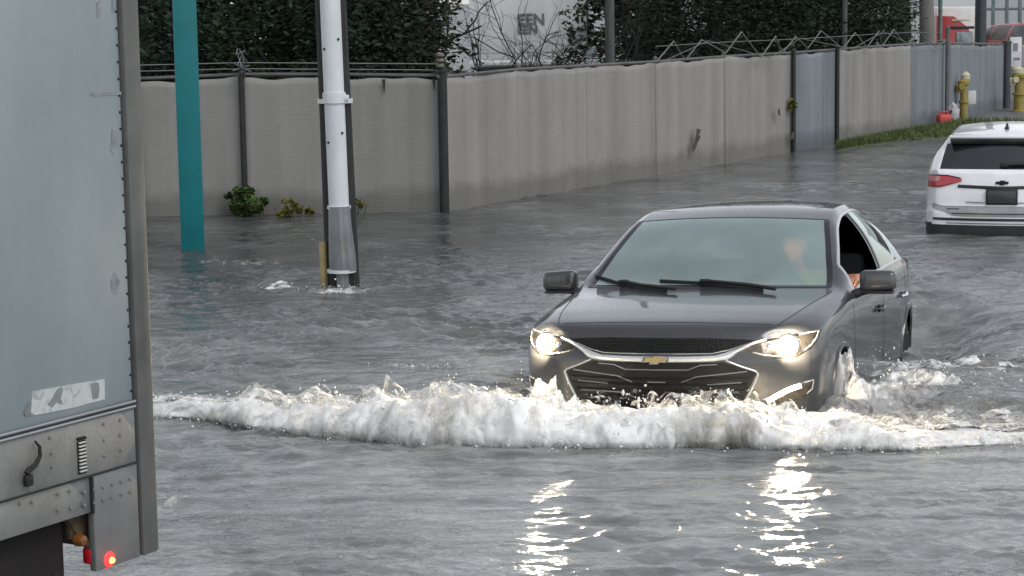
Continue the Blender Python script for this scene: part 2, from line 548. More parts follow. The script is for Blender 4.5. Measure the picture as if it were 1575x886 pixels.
def build_sedan():
    H = SED
    root = empty('sedan_car', SED_ORG, -SED_YAW)
    root.rotation_euler = SED_ROT
    tag(root, 'dark grey sedan with lit headlights ploughing through the flood', 'car')
    NS, NT1 = H.NS, H.NT1
    tc, wc = H.cents('top'), H.cents('wrap')
    S = (H.s[:-1] + H.s[1:]) / 2
    J = np.arange(tc.shape[1])
    sg, jg = np.meshgrid(S, J, indexing='ij')
    # regions of the top sheet
    hood_m = (sg > 1.15) & (sg < 3.85) & (jg < NT1)
    ws_m = (sg > 4.06) & (sg < 5.95) & (jg < NT1 - 1)
    rw_m = (sg > 10.1) & (sg < 11.85) & (jg < NT1 - 2)
    side_j = (jg >= NT1 + 1) & (jg < NT1 + H.NT2 - 1)
    fw_m = side_j & (sg > 4.75) & (sg < 7.35)
    rr_m = side_j & (sg > 7.62) & (sg < 9.75)
    # regions of the wrap sheet
    y, z, x = wc[..., 1], wc[..., 2], wc[..., 0]
    hole = np.zeros(y.shape, bool)
    for (cy, cz) in WHEELS:
        hole |= (np.hypot(y - cy, z - cz) < AR) & (x > 0.6)
    fd = (y > 1.42) & (y < 2.63) & (z > 0.27) & (x > 0.8) & ~hole
    rd = (y >= 2.63) & (y < 3.62) & (z > 0.27) & (x > 0.8) & ~hole
    body = H.piece('body', M['sedan_paint'], root, top=~(hood_m | ws_m | rw_m | fw_m | rr_m), wrap=~(hole | fd | rd))
    H.piece('hood', M['sedan_paint'], root, top=hood_m)
    H.piece('windshield', M['windscreen'], root, top=ws_m)
    H.piece('rear_window', M['dark_glass'], root, top=rw_m)
    for sx in (1, -1):
        for nm, msk, win, (hy, hz) in (('front_door', fd, fw_m, (2.44, 0.80)), ('rear_door', rd, rr_m, (3.40, 0.815))):
            d = H.piece('door', M['sedan_paint'], root, wrap=msk, sides=(sx,))
            if not (sx == 1 and nm == 'front_door'):
                H.piece('window', M['side_glass'], d, top=win, sides=(sx,))
            hits = [H.side(hy + q * 0.2, hz + q * 0.012, sx) for q in np.linspace(-0.5, 0.5, 9)]
            b = MB()
            b.tube([p + n * (0.012 + 0.026 * math.sin(math.pi * i / 8) ** 0.5) for i, (p, n) in enumerate(hits)], 0.013, 8)
            b.build('handle', M['black_gloss'] if nm == 'front_door' else M['chrome'], d)
    # window surrounds (chrome) and dark edging of the windscreen
    b = MB(); bl = MB()
    def tg(s, j): return Vector(H.top[int(round(s * NS)), j])
    for sx in (1, -1):
        mir = Vector((sx, 1, 1))
        def P(s, j):
            p = tg(s, j); p = Vector((p.x * sx, p.y, p.z)); return p
        def nrm(s, j):
            a = tg(s + 0.2, j) - tg(s - 0.2, j); c = tg(s, min(j + 1, NT1 + H.NT2)) - tg(s, j - 1)
            n = a.cross(c).normalized()
            if n.x < 0: n = -n
            return Vector((n.x * sx, n.y, n.z))
        jt, jb = NT1 + 1, NT1 + H.NT2 - 1
        ss = np.linspace(4.72, 9.78, 60)
        loop = [(P(s, jt), nrm(s, jt)) for s in ss] + [(P(9.78, j), nrm(9.78, j)) for j in range(jt + 1, jb)] + [(P(s, jb), nrm(s, jb)) for s in ss[::-1]] + [(P(4.72, j), nrm(4.72, j)) for j in range(jb - 1, jt - 1, -1)]
        b.add(*ribbon(loop, 0.026, 0.008))
        for s0 in (7.48,):
            pil = [(P(s0 + (j - jt) * 0.0, j), nrm(s0, j)) for j in range(jt, jb + 1)]
            bl.add(*ribbon(pil, 0.085, 0.006))
    b.build('window_surround', M['bright_trim'], root)
    ring = []
    i0, i1, jm = int(round(4.06 * NS)), int(round(5.95 * NS)), NT1 - 1
    def tn(i, j, sx):
        a = H.top[min(i + 1, len(H.s) - 1), j] - H.top[i - 1, j]; c = H.top[i, min(j + 1, NT1)] - H.top[i, max(j - 1, 0)]
        n = Vector(np.cross(c, a)).normalized()
        if n.z < 0: n = -n
        return Vector((n.x * sx, n.y, n.z))
    def tp(i, j, sx): p = H.top[i, j]; return Vector((p[0] * sx, p[1], p[2]))
    lo = [(tp(i0, j, -1), tn(i0, j, -1)) for j in range(jm, 0, -1)] + [(tp(i0, j, 1), tn(i0, j, 1)) for j in range(0, jm + 1)]
    hi = [(tp(i1, j, -1), tn(i1, j, -1)) for j in range(jm, 0, -1)] + [(tp(i1, j, 1), tn(i1, j, 1)) for j in range(0, jm + 1)]
    bl.add(*ribbon(lo, 0.085, 0.003)); bl.add(*ribbon(hi, 0.022, 0.003))
    for sx in (1, -1):
        pl = [(tp(i, jm, sx), tn(i, jm - 1, sx)) for i in range(i0, i1 + 1)]
        bl.add(*ribbon(pl, 0.05, 0.004))
    bl.build('window_seal', M['black_gloss'], root)
    # panel gaps
    g = MB()
    i = int(round(1.15 * NS))
    hl = [(tp(i, j, -1), tn(i, j, -1)) for j in range(NT1 - 1, 0, -1)] + [(tp(i, j, 1), tn(i, j, 1)) for j in range(0, NT1)]
    g.add(*ribbon(hl, 0.010, 0.0016, 0.002))
    for sx in (1, -1):
        g.add(*ribbon([(tp(i, NT1, sx), tn(i, NT1 - 1, sx)) for i in range(int(1.15 * NS), int(3.85 * NS))], 0.008, 0.0014, 0.002))
        for yy, z0, z1 in ((1.42, 0.28, 0.93), (2.63, 0.28, 0.97), (3.62, 0.62, 0.985)):
            g.add(*ribbon([H.side(yy, zz, sx) for zz in np.linspace(z0, z1, 30)], 0.008, 0.0014, 0.002))
        g.add(*ribbon([H.side(yy, 0.272, sx) for yy in np.linspace(1.42, 3.40, 60)], 0.010, 0.0014, 0.002))
    g.build('shut_line', M['black_matt'], body)
    # wheel arch lips and housings
    lip = MB(); hs = MB()
    for (cy, cz) in WHEELS:
        for sx in (1, -1):
            hits = []
            for a in np.linspace(-12, 192, 70):
                q = H.side(cy + math.cos(R(a)) * (AR + 0.012), cz + math.sin(R(a)) * (AR + 0.012), sx)
                if q and abs(q[0].x) > 0.75: hits.append((q[0], q[1]))
            lip.add(*ribbon(hits, 0.036, 0.012, 0.006))
            n = 28
            V, F = [], []
            for a in np.linspace(-20, 200, n):
                yy, zz = cy + math.cos(R(a)) * (AR + 0.01), cz + math.sin(R(a)) * (AR + 0.01)
                V += [(sx * 0.91, yy, zz), (sx * 0.56, yy, zz)]
            F = [(2 * k, 2 * k + 1, 2 * k + 3, 2 * k + 2) for k in range(n - 1)]
            hs.add(V, F)
            hs.add([(sx * 0.56, cy + math.cos(R(a)) * (AR + 0.01), cz + math.sin(R(a)) * (AR + 0.01)) for a in np.linspace(0, 350, 36)], [tuple(range(36))])
    lip.split('arch_lip', M['sedan_paint'], body)
    hs.split('wheel_housing', M['black_matt'], body)
    for k, (cy, cz) in enumerate(WHEELS):
        for sx in (1, -1):
            w = make_wheel('wheel', root, (sx * 0.815, cy, cz), sx)
            if k == 0: w.rotation_euler = (0, 0, R(4))
    # front end
    U = lambda pts: [(-a, c) for a, c in pts[::-1] if a > 0] + list(pts)
    gr = MB()
    gr.add(*patch(U([(0, .832), (.3, .831), (.5, .822), (.615, .812)]), U([(0, .742), (.3, .745), (.42, .762), (.50, .785), (.60, .806)]), 81, 9, H.front, 0.004))
    gr.add(*patch(U([(0, .692), (.40, .694), (.50, .664), (.585, .628)]), U([(0, .36), (.42, .37), (.50, .45), (.57, .60)]), 81, 14, H.front, 0.004))
    gr.build('grille', M['deep_black'], root)
    # fine mesh of the upper opening and the bars of the lower one
    gm = MB()
    for zz in (0.76, 0.778, 0.796, 0.814):
        w = 0.40 + (zz - 0.76) * 2.6
        gm.add(*ribbon([H.front(q, zz - 0.02 * 0) for q in np.linspace(-w, w, 60)], 0.005, 0.008, 0))
    for q in np.linspace(-0.5, 0.5, 41):
        gm.add(*ribbon([H.front(q, zz) for zz in np.linspace(0.752 + max(0, abs(q) - .3) * .2, 0.828 - max(0, abs(q) - .3) * .06, 6)], 0.004, 0.007, 0))
    for zz in (0.60, 0.565, 0.53, 0.495, 0.46, 0.425, 0.39):
        w = 0.55 - (0.60 - zz) * 0.55
        gm.add(*ribbon([H.front(q, zz) for q in np.linspace(-w, w, 60)], 0.014, 0.014, 0))
    gm.build('grille_mesh', M['deep_black'], root)
    ch = MB()
    bar = [(-.625, .816), (-.56, .800), (-.47, .758), (-.41, .728), (-.34, .717), (-.2, .713), (0, .712)]
    bar += [(-a, c) for a, c in bar[-2::-1]]
    pts = densify(bar, 0.012)
    hits = [H.front(*p) for p in pts]
    # tapered main bar: slim at the lamps, wide between the grilles
    V, F = [], []
    n = len(hits)
    for i_, ((p, nv), q) in enumerate(zip(hits, pts)):
        ax = abs(q[0]); w = 0.036 if ax < .36 else 0.036 + (0.010 - 0.036) * (ax - .36) / .265
        if .36 < ax < .47: w += 0.014 * math.sin(math.pi * (ax - .36) / .11)
        t = (hits[min(i_ + 1, n - 1)][0] - hits[max(i_ - 1, 0)][0]).normalized()
        bb = nv.cross(t).normalized()
        for (a, c) in ((-.5, 0), (-.42, .012), (0, .018), (.42, .012), (.5, 0)):
            V.append(p + bb * a * w + nv * c)
    F = [(i_ * 5 + k, i_ * 5 + k + 1, (i_ + 1) * 5 + k + 1, (i_ + 1) * 5 + k) for i_ in range(n - 1) for k in range(4)]
    ch.add(V, F)
    def line(p, w, h=0.012):
        for sx in (1, -1):
            ch.add(*ribbon([H.front(sx * a[0], a[1]) for a in densify(p, 0.012)], w, h))
    line([(.41, .706), (.50, .668), (.578, .640), (.592, .622), (.575, .58), (.545, .52), (.50, .44)], 0.012, 0.013)
    line([(.36, .684), (.26, .679), (.19, .652), (0, .651)], 0.007, 0.016)
    line([(.53, .640), (.24, .612), (.15, .578)], 0.007, 0.016)
    line([(.055, .578), (0, .578)], 0.007, 0.018)
    line([(.50, .575), (.30, .565)], 0.007, 0.018)
    line([(.48, .52), (.22, .515), (.14, .49)], 0.007, 0.018)
    # second, thinner bright line along the top edge of the bar
    line([(0, .742), (.33, .745), (.42, .763), (.50, .788), (.60, .811)], 0.006, 0.010)
    ch.build('chrome_trim', M['bright_trim'], root)
    # emblem: a slanted cross
    def emblem(sc, d, mat, par):
        a, h1, h2, k = 0.088 * sc, 0.030 * sc, 0.017 * sc, 0.010
        poly = [(-a - k * .6, -h2), (-a * .36 - k * .6, -h2), (-a * .36 - k, -h1), (a * .36 - k, -h1), (a * .36 - k * .6, -h2), (a - k * .6, -h2), (a + k * .6, h2), (a * .36 + k * .6, h2), (a * .36 + k, h1), (-a * .36 + k, h1), (-a * .36 + k * .6, h2), (-a + k * .6, h2)]
        p0 = H.front(0, .712)[0]
        pl = [Vector((q[0], p0.y - d, p0.z + q[1])) for q in poly]
        bm_ = MB().prism(pl, (0, 0, 0), (0, 0.02, 0))
        return bm_.build('emblem', mat, par, smooth=False)
    e = emblem(0.90, 0.020, M['chrome'], root)
    emblem(0.74, 0.026, M['gold'], e).name = 'emblem_face'
    # headlights
    for sx in (1, -1):
        up = [(.525, .768), (.58, .800), (.63, .817), (.75, .832), (.85, .846), (.905, .853)]
        lo = [(.527, .758), (.62, .722), (.72, .706), (.80, .712), (.865, .752), (.898, .812)]
        f = lambda a, c: H.front(sx * a, c)
        hl = mk('headlight', *patch(up, lo, 40, 10, f, 0.003), M['lamp_house'], root)
        p, n = H.front(sx * .745, .778)
        b = MB()
        fr = Vector((0, -1, 0)); c0 = p + Vector((0, 0.010, 0))
        b.lathe([(0.0, -0.034), (0.026, -0.030), (0.044, -0.018), (0.055, 0.0), (0.055, 0.02)], 'Y', c0, 28)
        b.build('lamp', M['lamp_on'], hl)
        b = MB()
        b.lathe([(0.055, 0.0), (0.060, -0.012), (0.068, -0.010), (0.072, 0.02)], 'Y', c0, 28)
        b.build('reflector', M['chrome'], hl)
        p2 = H.front(sx * .635, .765)[0]
        MB().lathe([(0.0, -0.012), (0.022, -0.008), (0.030, 0.0), (0.034, 0.02)], 'Y', p2 + Vector((0, .012, 0)), 22).build('reflector', M['chrome'], hl)
        g = MB()
        g.add(*ribbon([f(*q) for q in densify([(.80, .838), (.86, .845), (.893, .848), (.888, .812), (.868, .775), (.835, .748)], 0.01)], 0.009, 0.007))
        g.add(*ribbon([f(*q) for q in densify([(.56, .748), (.62, .733), (.70, .720)], 0.01)], 0.008, 0.007))
        g.split('light_guide', M['white_strip'], hl)
        # running lamp in its bumper pocket
        pk = mk('running_lamp', *patch([(.63, .48), (.72, .525), (.80, .555), (.885, .570)], [(.63, .44), (.74, .445), (.82, .465), (.875, .500)], 26, 8, f, 0.003), M['lamp_house'], root)
        g = MB().add(*ribbon([f(*q) for q in densify([(.635, .458), (.69, .490), (.75, .520), (.815, .540)], 0.01)], 0.034, 0.016))
        g.build('lamp', M['drl_on'], pk)
        g = MB().add(*ribbon([f(*q) for q in densify([(.835, .558), (.880, .568), (.872, .515), (.845, .488)], 0.01)], 0.008, 0.008))
        g.build('light_guide', M['white_strip'], pk)
        # mirror
        mr = empty('side_mirror', (sx * 0.94, 1.60, 1.0), 0, root)
        bm_ = bmesh.new(); bmesh.ops.create_cube(bm_, size=1)
        for v in bm_.verts:
            ox = v.co.x
            v.co = Vector((v.co.x * 0.235, v.co.y * (0.13 if ox * sx < 0 else 0.10), v.co.z * (0.150 if ox * sx < 0 else 0.128) + 0.006 * ox))
        bmesh.ops.bevel(bm_, geom=list(bm_.edges), offset=0.038, segments=4, profile=0.5, affect='EDGES')
        for v in bm_.verts: v.co += Vector((sx * 0.135, 0.02, 0.052))
        MB().bm(bm_).build('housing', M['sedan_paint'], mr); bm_.free()
        MB().box((sx * 0.135, 0.083, 0.052), (0.19, 0.006, 0.10), 0.002).build('mirror_glass', M['side_glass'], mr)
        MB().tube([(sx * -0.03, 0.0, -0.035), (sx * 0.03, 0.0, -0.015), (sx * 0.10, 0.01, 0.0)], [0.035, 0.028, 0.022], 10).box((sx * 0.135, 0.01, -0.020), (0.20, 0.09, 0.018), 0.008).build('bracket', M['black_matt'], mr)
    # wipers
    for pts in ([(-.13, 1.02), (-.40, 1.032), (-.62, 1.055), (-.79, 1.085)], [(.50, 1.015), (.30, 1.035), (.05, 1.055), (-.30, 1.068)]):
        hits = []
        w = empty('wiper', (0, 0, 0), 0, root)
        for q in densify(pts, 0.02):
            h = H.cast((q[0], -3, q[1]), (0, 1, 0))
            if h: hits.append(h)
        arm = [(p + n * 0.028) for p, n in hits]
        k = len(arm)
        MB().tube([a for a in arm[:int(k * .66)]], list(np.linspace(0.013, 0.009, int(k * .66))), 8).build('arm', M['black_matt'], w)
        MB().add(*ribbon([(p, n) for p, n in hits[int(k * .12):]], 0.022, 0.022, 0)).build('blade', M['rubber'], w)
        MB().box(arm[int(k * .62)], (0.07, 0.025, 0.022), 0.006).build('clip', M['black_matt'], w)
    # antenna fin and interior
    it = MB()
    it.box((0, 1.55, 0.90), (1.45, 0.55, 0.12), 0.05)              # dashboard
    it.build('dashboard', M['interior'], root)
    MB().box((0, 2.9, 0.32), (1.6, 3.2, 0.1), 0.03).box((0, 1.35, 0.62), (1.55, 0.06, 0.6)).box((0, 4.0, 0.75), (1.5, 0.06, 0.6)).box((0, 4.15, 0.985), (1.35, .75, .03), .01).build('cabin_floor', M['interior'], root)
    a, b_ = int(5.97 * NS), int(10.05 * NS)
    hl_ = H.top[a:b_ + 1, :NT1 + 1].reshape(-1, 3) * np.array((.97, 1, 1)) - np.array((0, 0, .03))
    fF = Hull.gridF(b_ - a + 1, NT1 + 1)
    mk('headliner', np.vstack([hl_, hl_ * np.array((-1, 1, 1))]), np.vstack([fF, fF[:, ::-1] + len(hl_)]), M['seat_cloth'], root)
    for sx in (.38, -.38):
        s_ = empty('seat', (sx, 2.5, 0.4), 0, root)
        MB().box((0, -.08, .12), (.50, .52, .16), .05).build('cushion', M['seat_cloth'], s_)
        MB().box((0, .24, .46), (.48, .13, .62), .05, Matrix.Rotation(R(-14), 3, 'X')).build('seat_back', M['seat_cloth'], s_)
        MB().box((0, .36, .84), (.27, .09, .18), .035, Matrix.Rotation(R(-10), 3, 'X')).build('headrest', M['seat_cloth'], s_)
    rs = empty('rear_seat', (0, 3.55, 0.4), 0, root)
    MB().box((0, -.15, .12), (1.3, .5, .18), .05).build('cushion', M['seat_cloth'], rs)
    MB().box((0, .15, .42), (1.3, .14, .56), .05, Matrix.Rotation(R(-18), 3, 'X')).build('seat_back', M['seat_cloth'], rs)
    sw = MB()
    cc = Vector((.38, 1.93, .90)); rot = Matrix.Rotation(R(65), 3, 'X')
    sw.tube([cc + rot @ Vector((math.cos(a) * .18, math.sin(a) * .18, 0)) for a in np.linspace(0, 2 * math.pi, 37)], 0.015, 8, False)
    sw.box(cc, (.30, .05, .04), .012, rot)
    sw.build('steering_wheel', M['black_matt'], root)
    MB().box((0, 2.00, 1.205), (.24, .03, .065), .012).tube([(0, 2.0, 1.22), (0, 2.03, 1.285)], .012, 8).build('interior_mirror', M['black_matt'], root)
    # lit lamps throw light ahead
    for sx in (1, -1):
        l = bpy.data.lights.new('headlamp_beam', 'SPOT')
        l.energy = 220; l.color = (1.0, 0.80, 0.54); l.spot_size = R(84); l.spot_blend = 0.9; l.shadow_soft_size = 0.085
        o = bpy.data.objects.new('headlamp_beam', l); link(o, root)
        p = H.front(sx * .745, .778)[0]
        o.location = p + Vector((0, -0.075, 0)); o.rotation_euler = (R(80), 0, 0)
    return root

def skin_chain(name, verts, edges, radii, mat, parent, sub=2):
    me = bpy.data.meshes.new(name)
    me.from_pydata([tuple(v) for v in verts], edges, [])
    o = bpy.data.objects.new(name, me); link(o, parent)
    m = o.modifiers.new('Skin', 'SKIN')
    for k, r in enumerate(radii):
        me.skin_vertices[0].data[k].radius = (r, r) if not hasattr(r, '__len__') else r
    me.skin_vertices[0].data[0].use_root = True
    s = o.modifiers.new('Sub', 'SUBSURF'); s.levels = sub; s.render_levels = sub
    me.materials.append(mat)
    for p in me.polygons: p.use_smooth = True
    o.data['skin'] = 1
    return o

def bake(o, mat):
    """turn the grown surface into a plain mesh"""
    dg = bpy.context.evaluated_depsgraph_get()
    me = bpy.data.meshes.new_from_object(o.evaluated_get(dg))
    nm, par = o.name, o.parent
    loc, rot = o.location.copy(), o.rotation_euler.copy()
    bpy.data.objects.remove(o)
    me.materials.clear(); me.materials.append(mat)
    me.polygons.foreach_set('use_smooth', np.full(len(me.polygons), True))
    n = bpy.data.objects.new(nm, me); link(n, par); n.location = loc; n.rotation_euler = rot
    return n

def build_driver():
    """seated driver, forearm laid on the open window's sill; car coordinates under its own root"""
    root = empty('person', SED_ORG, 0)
    root.rotation_euler = SED_ROT
    tag(root, 'driver in a yellow-green vest with a bare arm on the open car window', 'person')
    X = .38
    V = [(X, 2.42, .60), (X, 2.47, .78), (X, 2.50, .96), (X, 2.49, 1.04), (X, 2.46, 1.10), (X, 2.43, 1.17),      # pelvis..head base
         (X + .17, 2.47, 1.00), (X + .36, 2.34, .99), (X + .535, 2.22, 1.015), (X + .52, 1.98, 1.035), (X + .50, 1.86, 1.045),   # left arm to wrist
         (X - .17, 2.47, 1.00), (X - .26, 2.28, .86), (X - .20, 2.06, .95), (X - .15, 1.97, .985),        # right arm to wrist
         (X + .11, 2.38, .60), (X + .14, 2.00, .66), (X + .13, 1.78, .42), (X - .11, 2.38, .60), (X - .14, 2.00, .66), (X - .13, 1.78, .42)]
    E = [(0, 1), (1, 2), (2, 3), (3, 4), (4, 5), (2, 6), (6, 7), (7, 8), (8, 9), (9, 10), (2, 11), (11, 12), (12, 13), (13, 14), (0, 15), (15, 16), (16, 17), (0, 18), (18, 19), (19, 20)]
    Rr = [.15, .145, .15, .075, .055, .05, .075, .055, .048, .040, .030, .075, .055, .040, .028, .10, .075, .055, .10, .075, .055]
    o = skin_chain('body', V, E, Rr, M['skin'], root)
    body = bake(o, M['skin'])
    me = body.data
    me.materials.append(M['trousers'])
    for p in me.polygons:
        if p.center.z < .66 and abs(p.center.x - X) < .35: p.material_index = 1
    # head, hands joined into the same surface
    bm = bmesh.new(); bm.from_mesh(me)
    h = bmesh.new(); bmesh.ops.create_uvsphere(h, u_segments=28, v_segments=20, radius=1)
    for v in h.verts:
        q = v.co.copy()
        s = Vector((q.x * .076, q.y * .096, q.z * .118))
        if q.z < -.2: s.x *= 1 - .25 * (-q.z - .2); s.y -= .018 * (-q.z - .2)
        f = max(0, -q.y)
        s.y -= .026 * f * math.exp(-(q.x / .16) ** 2 - ((q.z + .12) / .2) ** 2)            # nose
        s.y += .012 * f * math.exp(-((abs(q.x) - .42) / .16) ** 2 - ((q.z - .08) / .12) ** 2)    # eye sockets
        s.y -= .007 * f * math.exp(-(q.x / .3) ** 2 - ((q.z + .50) / .07) ** 2)             # lips
        s.x += .012 * math.copysign(1, q.x) * math.exp(-((abs(q.x) - .98) / .12) ** 2 - (q.y / .22) ** 2 - ((q.z + .02) / .26) ** 2)  # ears
        v.co = s + Vector((X, 2.415, 1.235))
    tmp = bpy.data.meshes.new('t'); h.to_mesh(tmp); h.free(); bm.from_mesh(tmp); bpy.data.meshes.remove(tmp)
    for (wr, fw, side, dn) in ((Vector((X + .50, 1.86, 1.045)), Vector((-.05, -1, -.05)).normalized(), Vector((-1, 0, 0)), -.012), (Vector((X - .15, 1.97, .985)), Vector((.15, -.9, .3)).normalized(), Vector((1, 0, 0)), -.03)):
        up = side.cross(fw).normalized()
        if up.z < 0: up = -up
        vs, es, rr = [wr - fw * .01], [], [.028]
        palm = wr + fw * .075
        for k, (w, L) in enumerate(((-.030, .070), (-.010, .080), (.011, .074), (.031, .058))):
            b0 = len(vs)
            ps = [wr + fw * .04 + side * w * .7, palm + side * w, palm + side * w * 1.05 + fw * L * .5 + up * dn * .4, palm + side * w * 1.05 + fw * L * .8 + up * dn * 1.6, palm + side * w + fw * L * .95 + up * dn * 2.6]
            vs += ps; rr += [.017, .012, .0095, .0088, .0075]
            es += [(0, b0)] + [(b0 + q, b0 + q + 1) for q in range(4)]
        b0 = len(vs)
        vs += [wr + fw * .025 + side * .03, wr + fw * .055 + side * .055 + up * -.006, wr + fw * .085 + side * .062 + up * -.014]; rr += [.014, .011, .009]
        es += [(0, b0), (b0, b0 + 1), (b0 + 1, b0 + 2)]
        hd = bake(skin_chain('hand', vs, es, rr, M['skin'], root, 1), M['skin'])
        bm.from_mesh(hd.data); bpy.data.objects.remove(hd)
    bm.to_mesh(me); bm.free()
    me.polygons.foreach_set('use_smooth', np.full(len(me.polygons), True))
    # hair cap
    h = bmesh.new(); bmesh.ops.create_uvsphere(h, u_segments=28, v_segments=20, radius=1)
    bmesh.ops.delete(h, geom=[v for v in h.verts if v.co.z < (.34 if v.co.y < -.15 else -.25)], context='VERTS')
    for v in h.verts:
        k = 1 + .03 * math.sin(v.co.x * 23) * math.sin(v.co.y * 19)
        v.co = Vector((v.co.x * .083 * k, v.co.y * .103 * k, v.co.z * .126 * k)) + Vector((X, 2.42, 1.238))
    MB().bm(h).build('hair', M['hair'], root); h.free()
    # vest: torso and upper sleeves, a little outside the body
    Vv = [(X, 2.425, .64), (X, 2.47, .80), (X, 2.495, .955), (X, 2.485, 1.03), (X + .17, 2.465, .995), (X + .29, 2.39, .985), (X - .17, 2.465, .995), (X - .225, 2.36, .915)]
    Ev = [(0, 1), (1, 2), (2, 3), (2, 4), (4, 5), (2, 6), (6, 7)]
    bake(skin_chain('vest', Vv, Ev, [.165, .16, .165, .10, .09, .075, .09, .075], M['vest'], root), M['vest'])
    return root
# ------------------------------------------------------------------ the white sport utility car: its tail is the near end of the hull
SUV_TAB = [
 (0.030, 1.150,  0.730, 0.110, 1.150,  0.800, 0.200, 1.120),
 (0.060, 1.195,  0.755, 0.150, 1.190,  0.840, 0.280, 1.140),
 (0.330, 1.490,  0.690, 0.410, 1.462,  0.880, 0.500, 1.130),
 (0.420, 1.550,  0.660, 0.490, 1.512,  0.890, 0.600, 1.120),
 (0.900, 1.610,  0.630, 0.950, 1.570,  0.905, 1.000, 1.110),
 (2.000, 1.630,  0.630, 2.000, 1.585,  0.910, 2.000, 1.090),
 (2.700, 1.590,  0.590, 2.650, 1.540,  0.910, 2.700, 1.070),
 (3.500, 1.200,  0.680, 3.350, 1.180,  0.900, 3.400, 1.050),
 (4.200, 1.110,  0.700, 4.150, 1.080,  0.870, 4.100, 0.990),
 (4.580, 0.940,  0.600, 4.500, 0.910,  0.720, 4.420, 0.880),
]
SUV = Hull(SUV_TAB, [(0, 0), (0.12, .02), (.3, .045), (.42, .055), (.5, .10), (.75, .11), (.9, .08), (1, 0)],
           [(0, 0), (.2, .02), (.5, .015), (.85, .01), (1, -.04)], [(0, 0), (.3, .05), (.7, .05), (1, -.04)], zbot=.24)
SW = [(0.95, .35), (3.70, .35)]
arch_snap(SUV, SW, .39)

def build_suv_shell(root, pnt, glass_mat):
    H = SUV
    NT1, NS = H.NT1, H.NS
    tc, wc = H.cents('top'), H.cents('wrap')
    S = (H.s[:-1] + H.s[1:]) / 2
    sg, jg = np.meshgrid(S, np.arange(tc.shape[1]), indexing='ij')
    rw = (sg > 1.0) & (sg < 2.05) & (jg < NT1 - 1)
    fw = (sg > 6.05) & (sg < 6.95) & (jg < NT1 - 1)
    sj = (jg >= NT1 + 1) & (jg < NT1 + H.NT2 - 1)
    sd = sj & (((sg > 2.4) & (sg < 3.75)) | ((sg > 3.85) & (sg < 4.75)) | ((sg > 4.85) & (sg < 6.3)))
    hole = np.zeros(wc.shape[:2], bool)
    for (cy, cz) in SW:
        hole |= (np.hypot(wc[..., 1] - cy, wc[..., 2] - cz) < .39) & (wc[..., 0] > .6)
    low = (wc[..., 2] < .565) & ~hole
    body = H.piece('body', pnt, root, top=~(rw | fw | sd), wrap=~(hole | low))
    H.piece('lower_cladding', M['black_matt'], root, wrap=low)
    H.piece('rear_window', glass_mat, root, top=rw)
    H.piece('windshield', glass_mat, root, top=fw)
    for sx in (1, -1):
        H.piece('side_window', glass_mat, root, top=sd, sides=(sx,))
    for (cy, cz) in SW:
        for sx in (1, -1):
            make_wheel('wheel', root, (sx * .80, cy, cz), sx, .35, .23, 5)
    MB().box((0, 2.3, .45), (1.5, 3.9, .3), .05).box((0, 2.0, .95), (1.55, 2.6, .12), .04).build('cabin_floor', M['interior'], root)
    return body

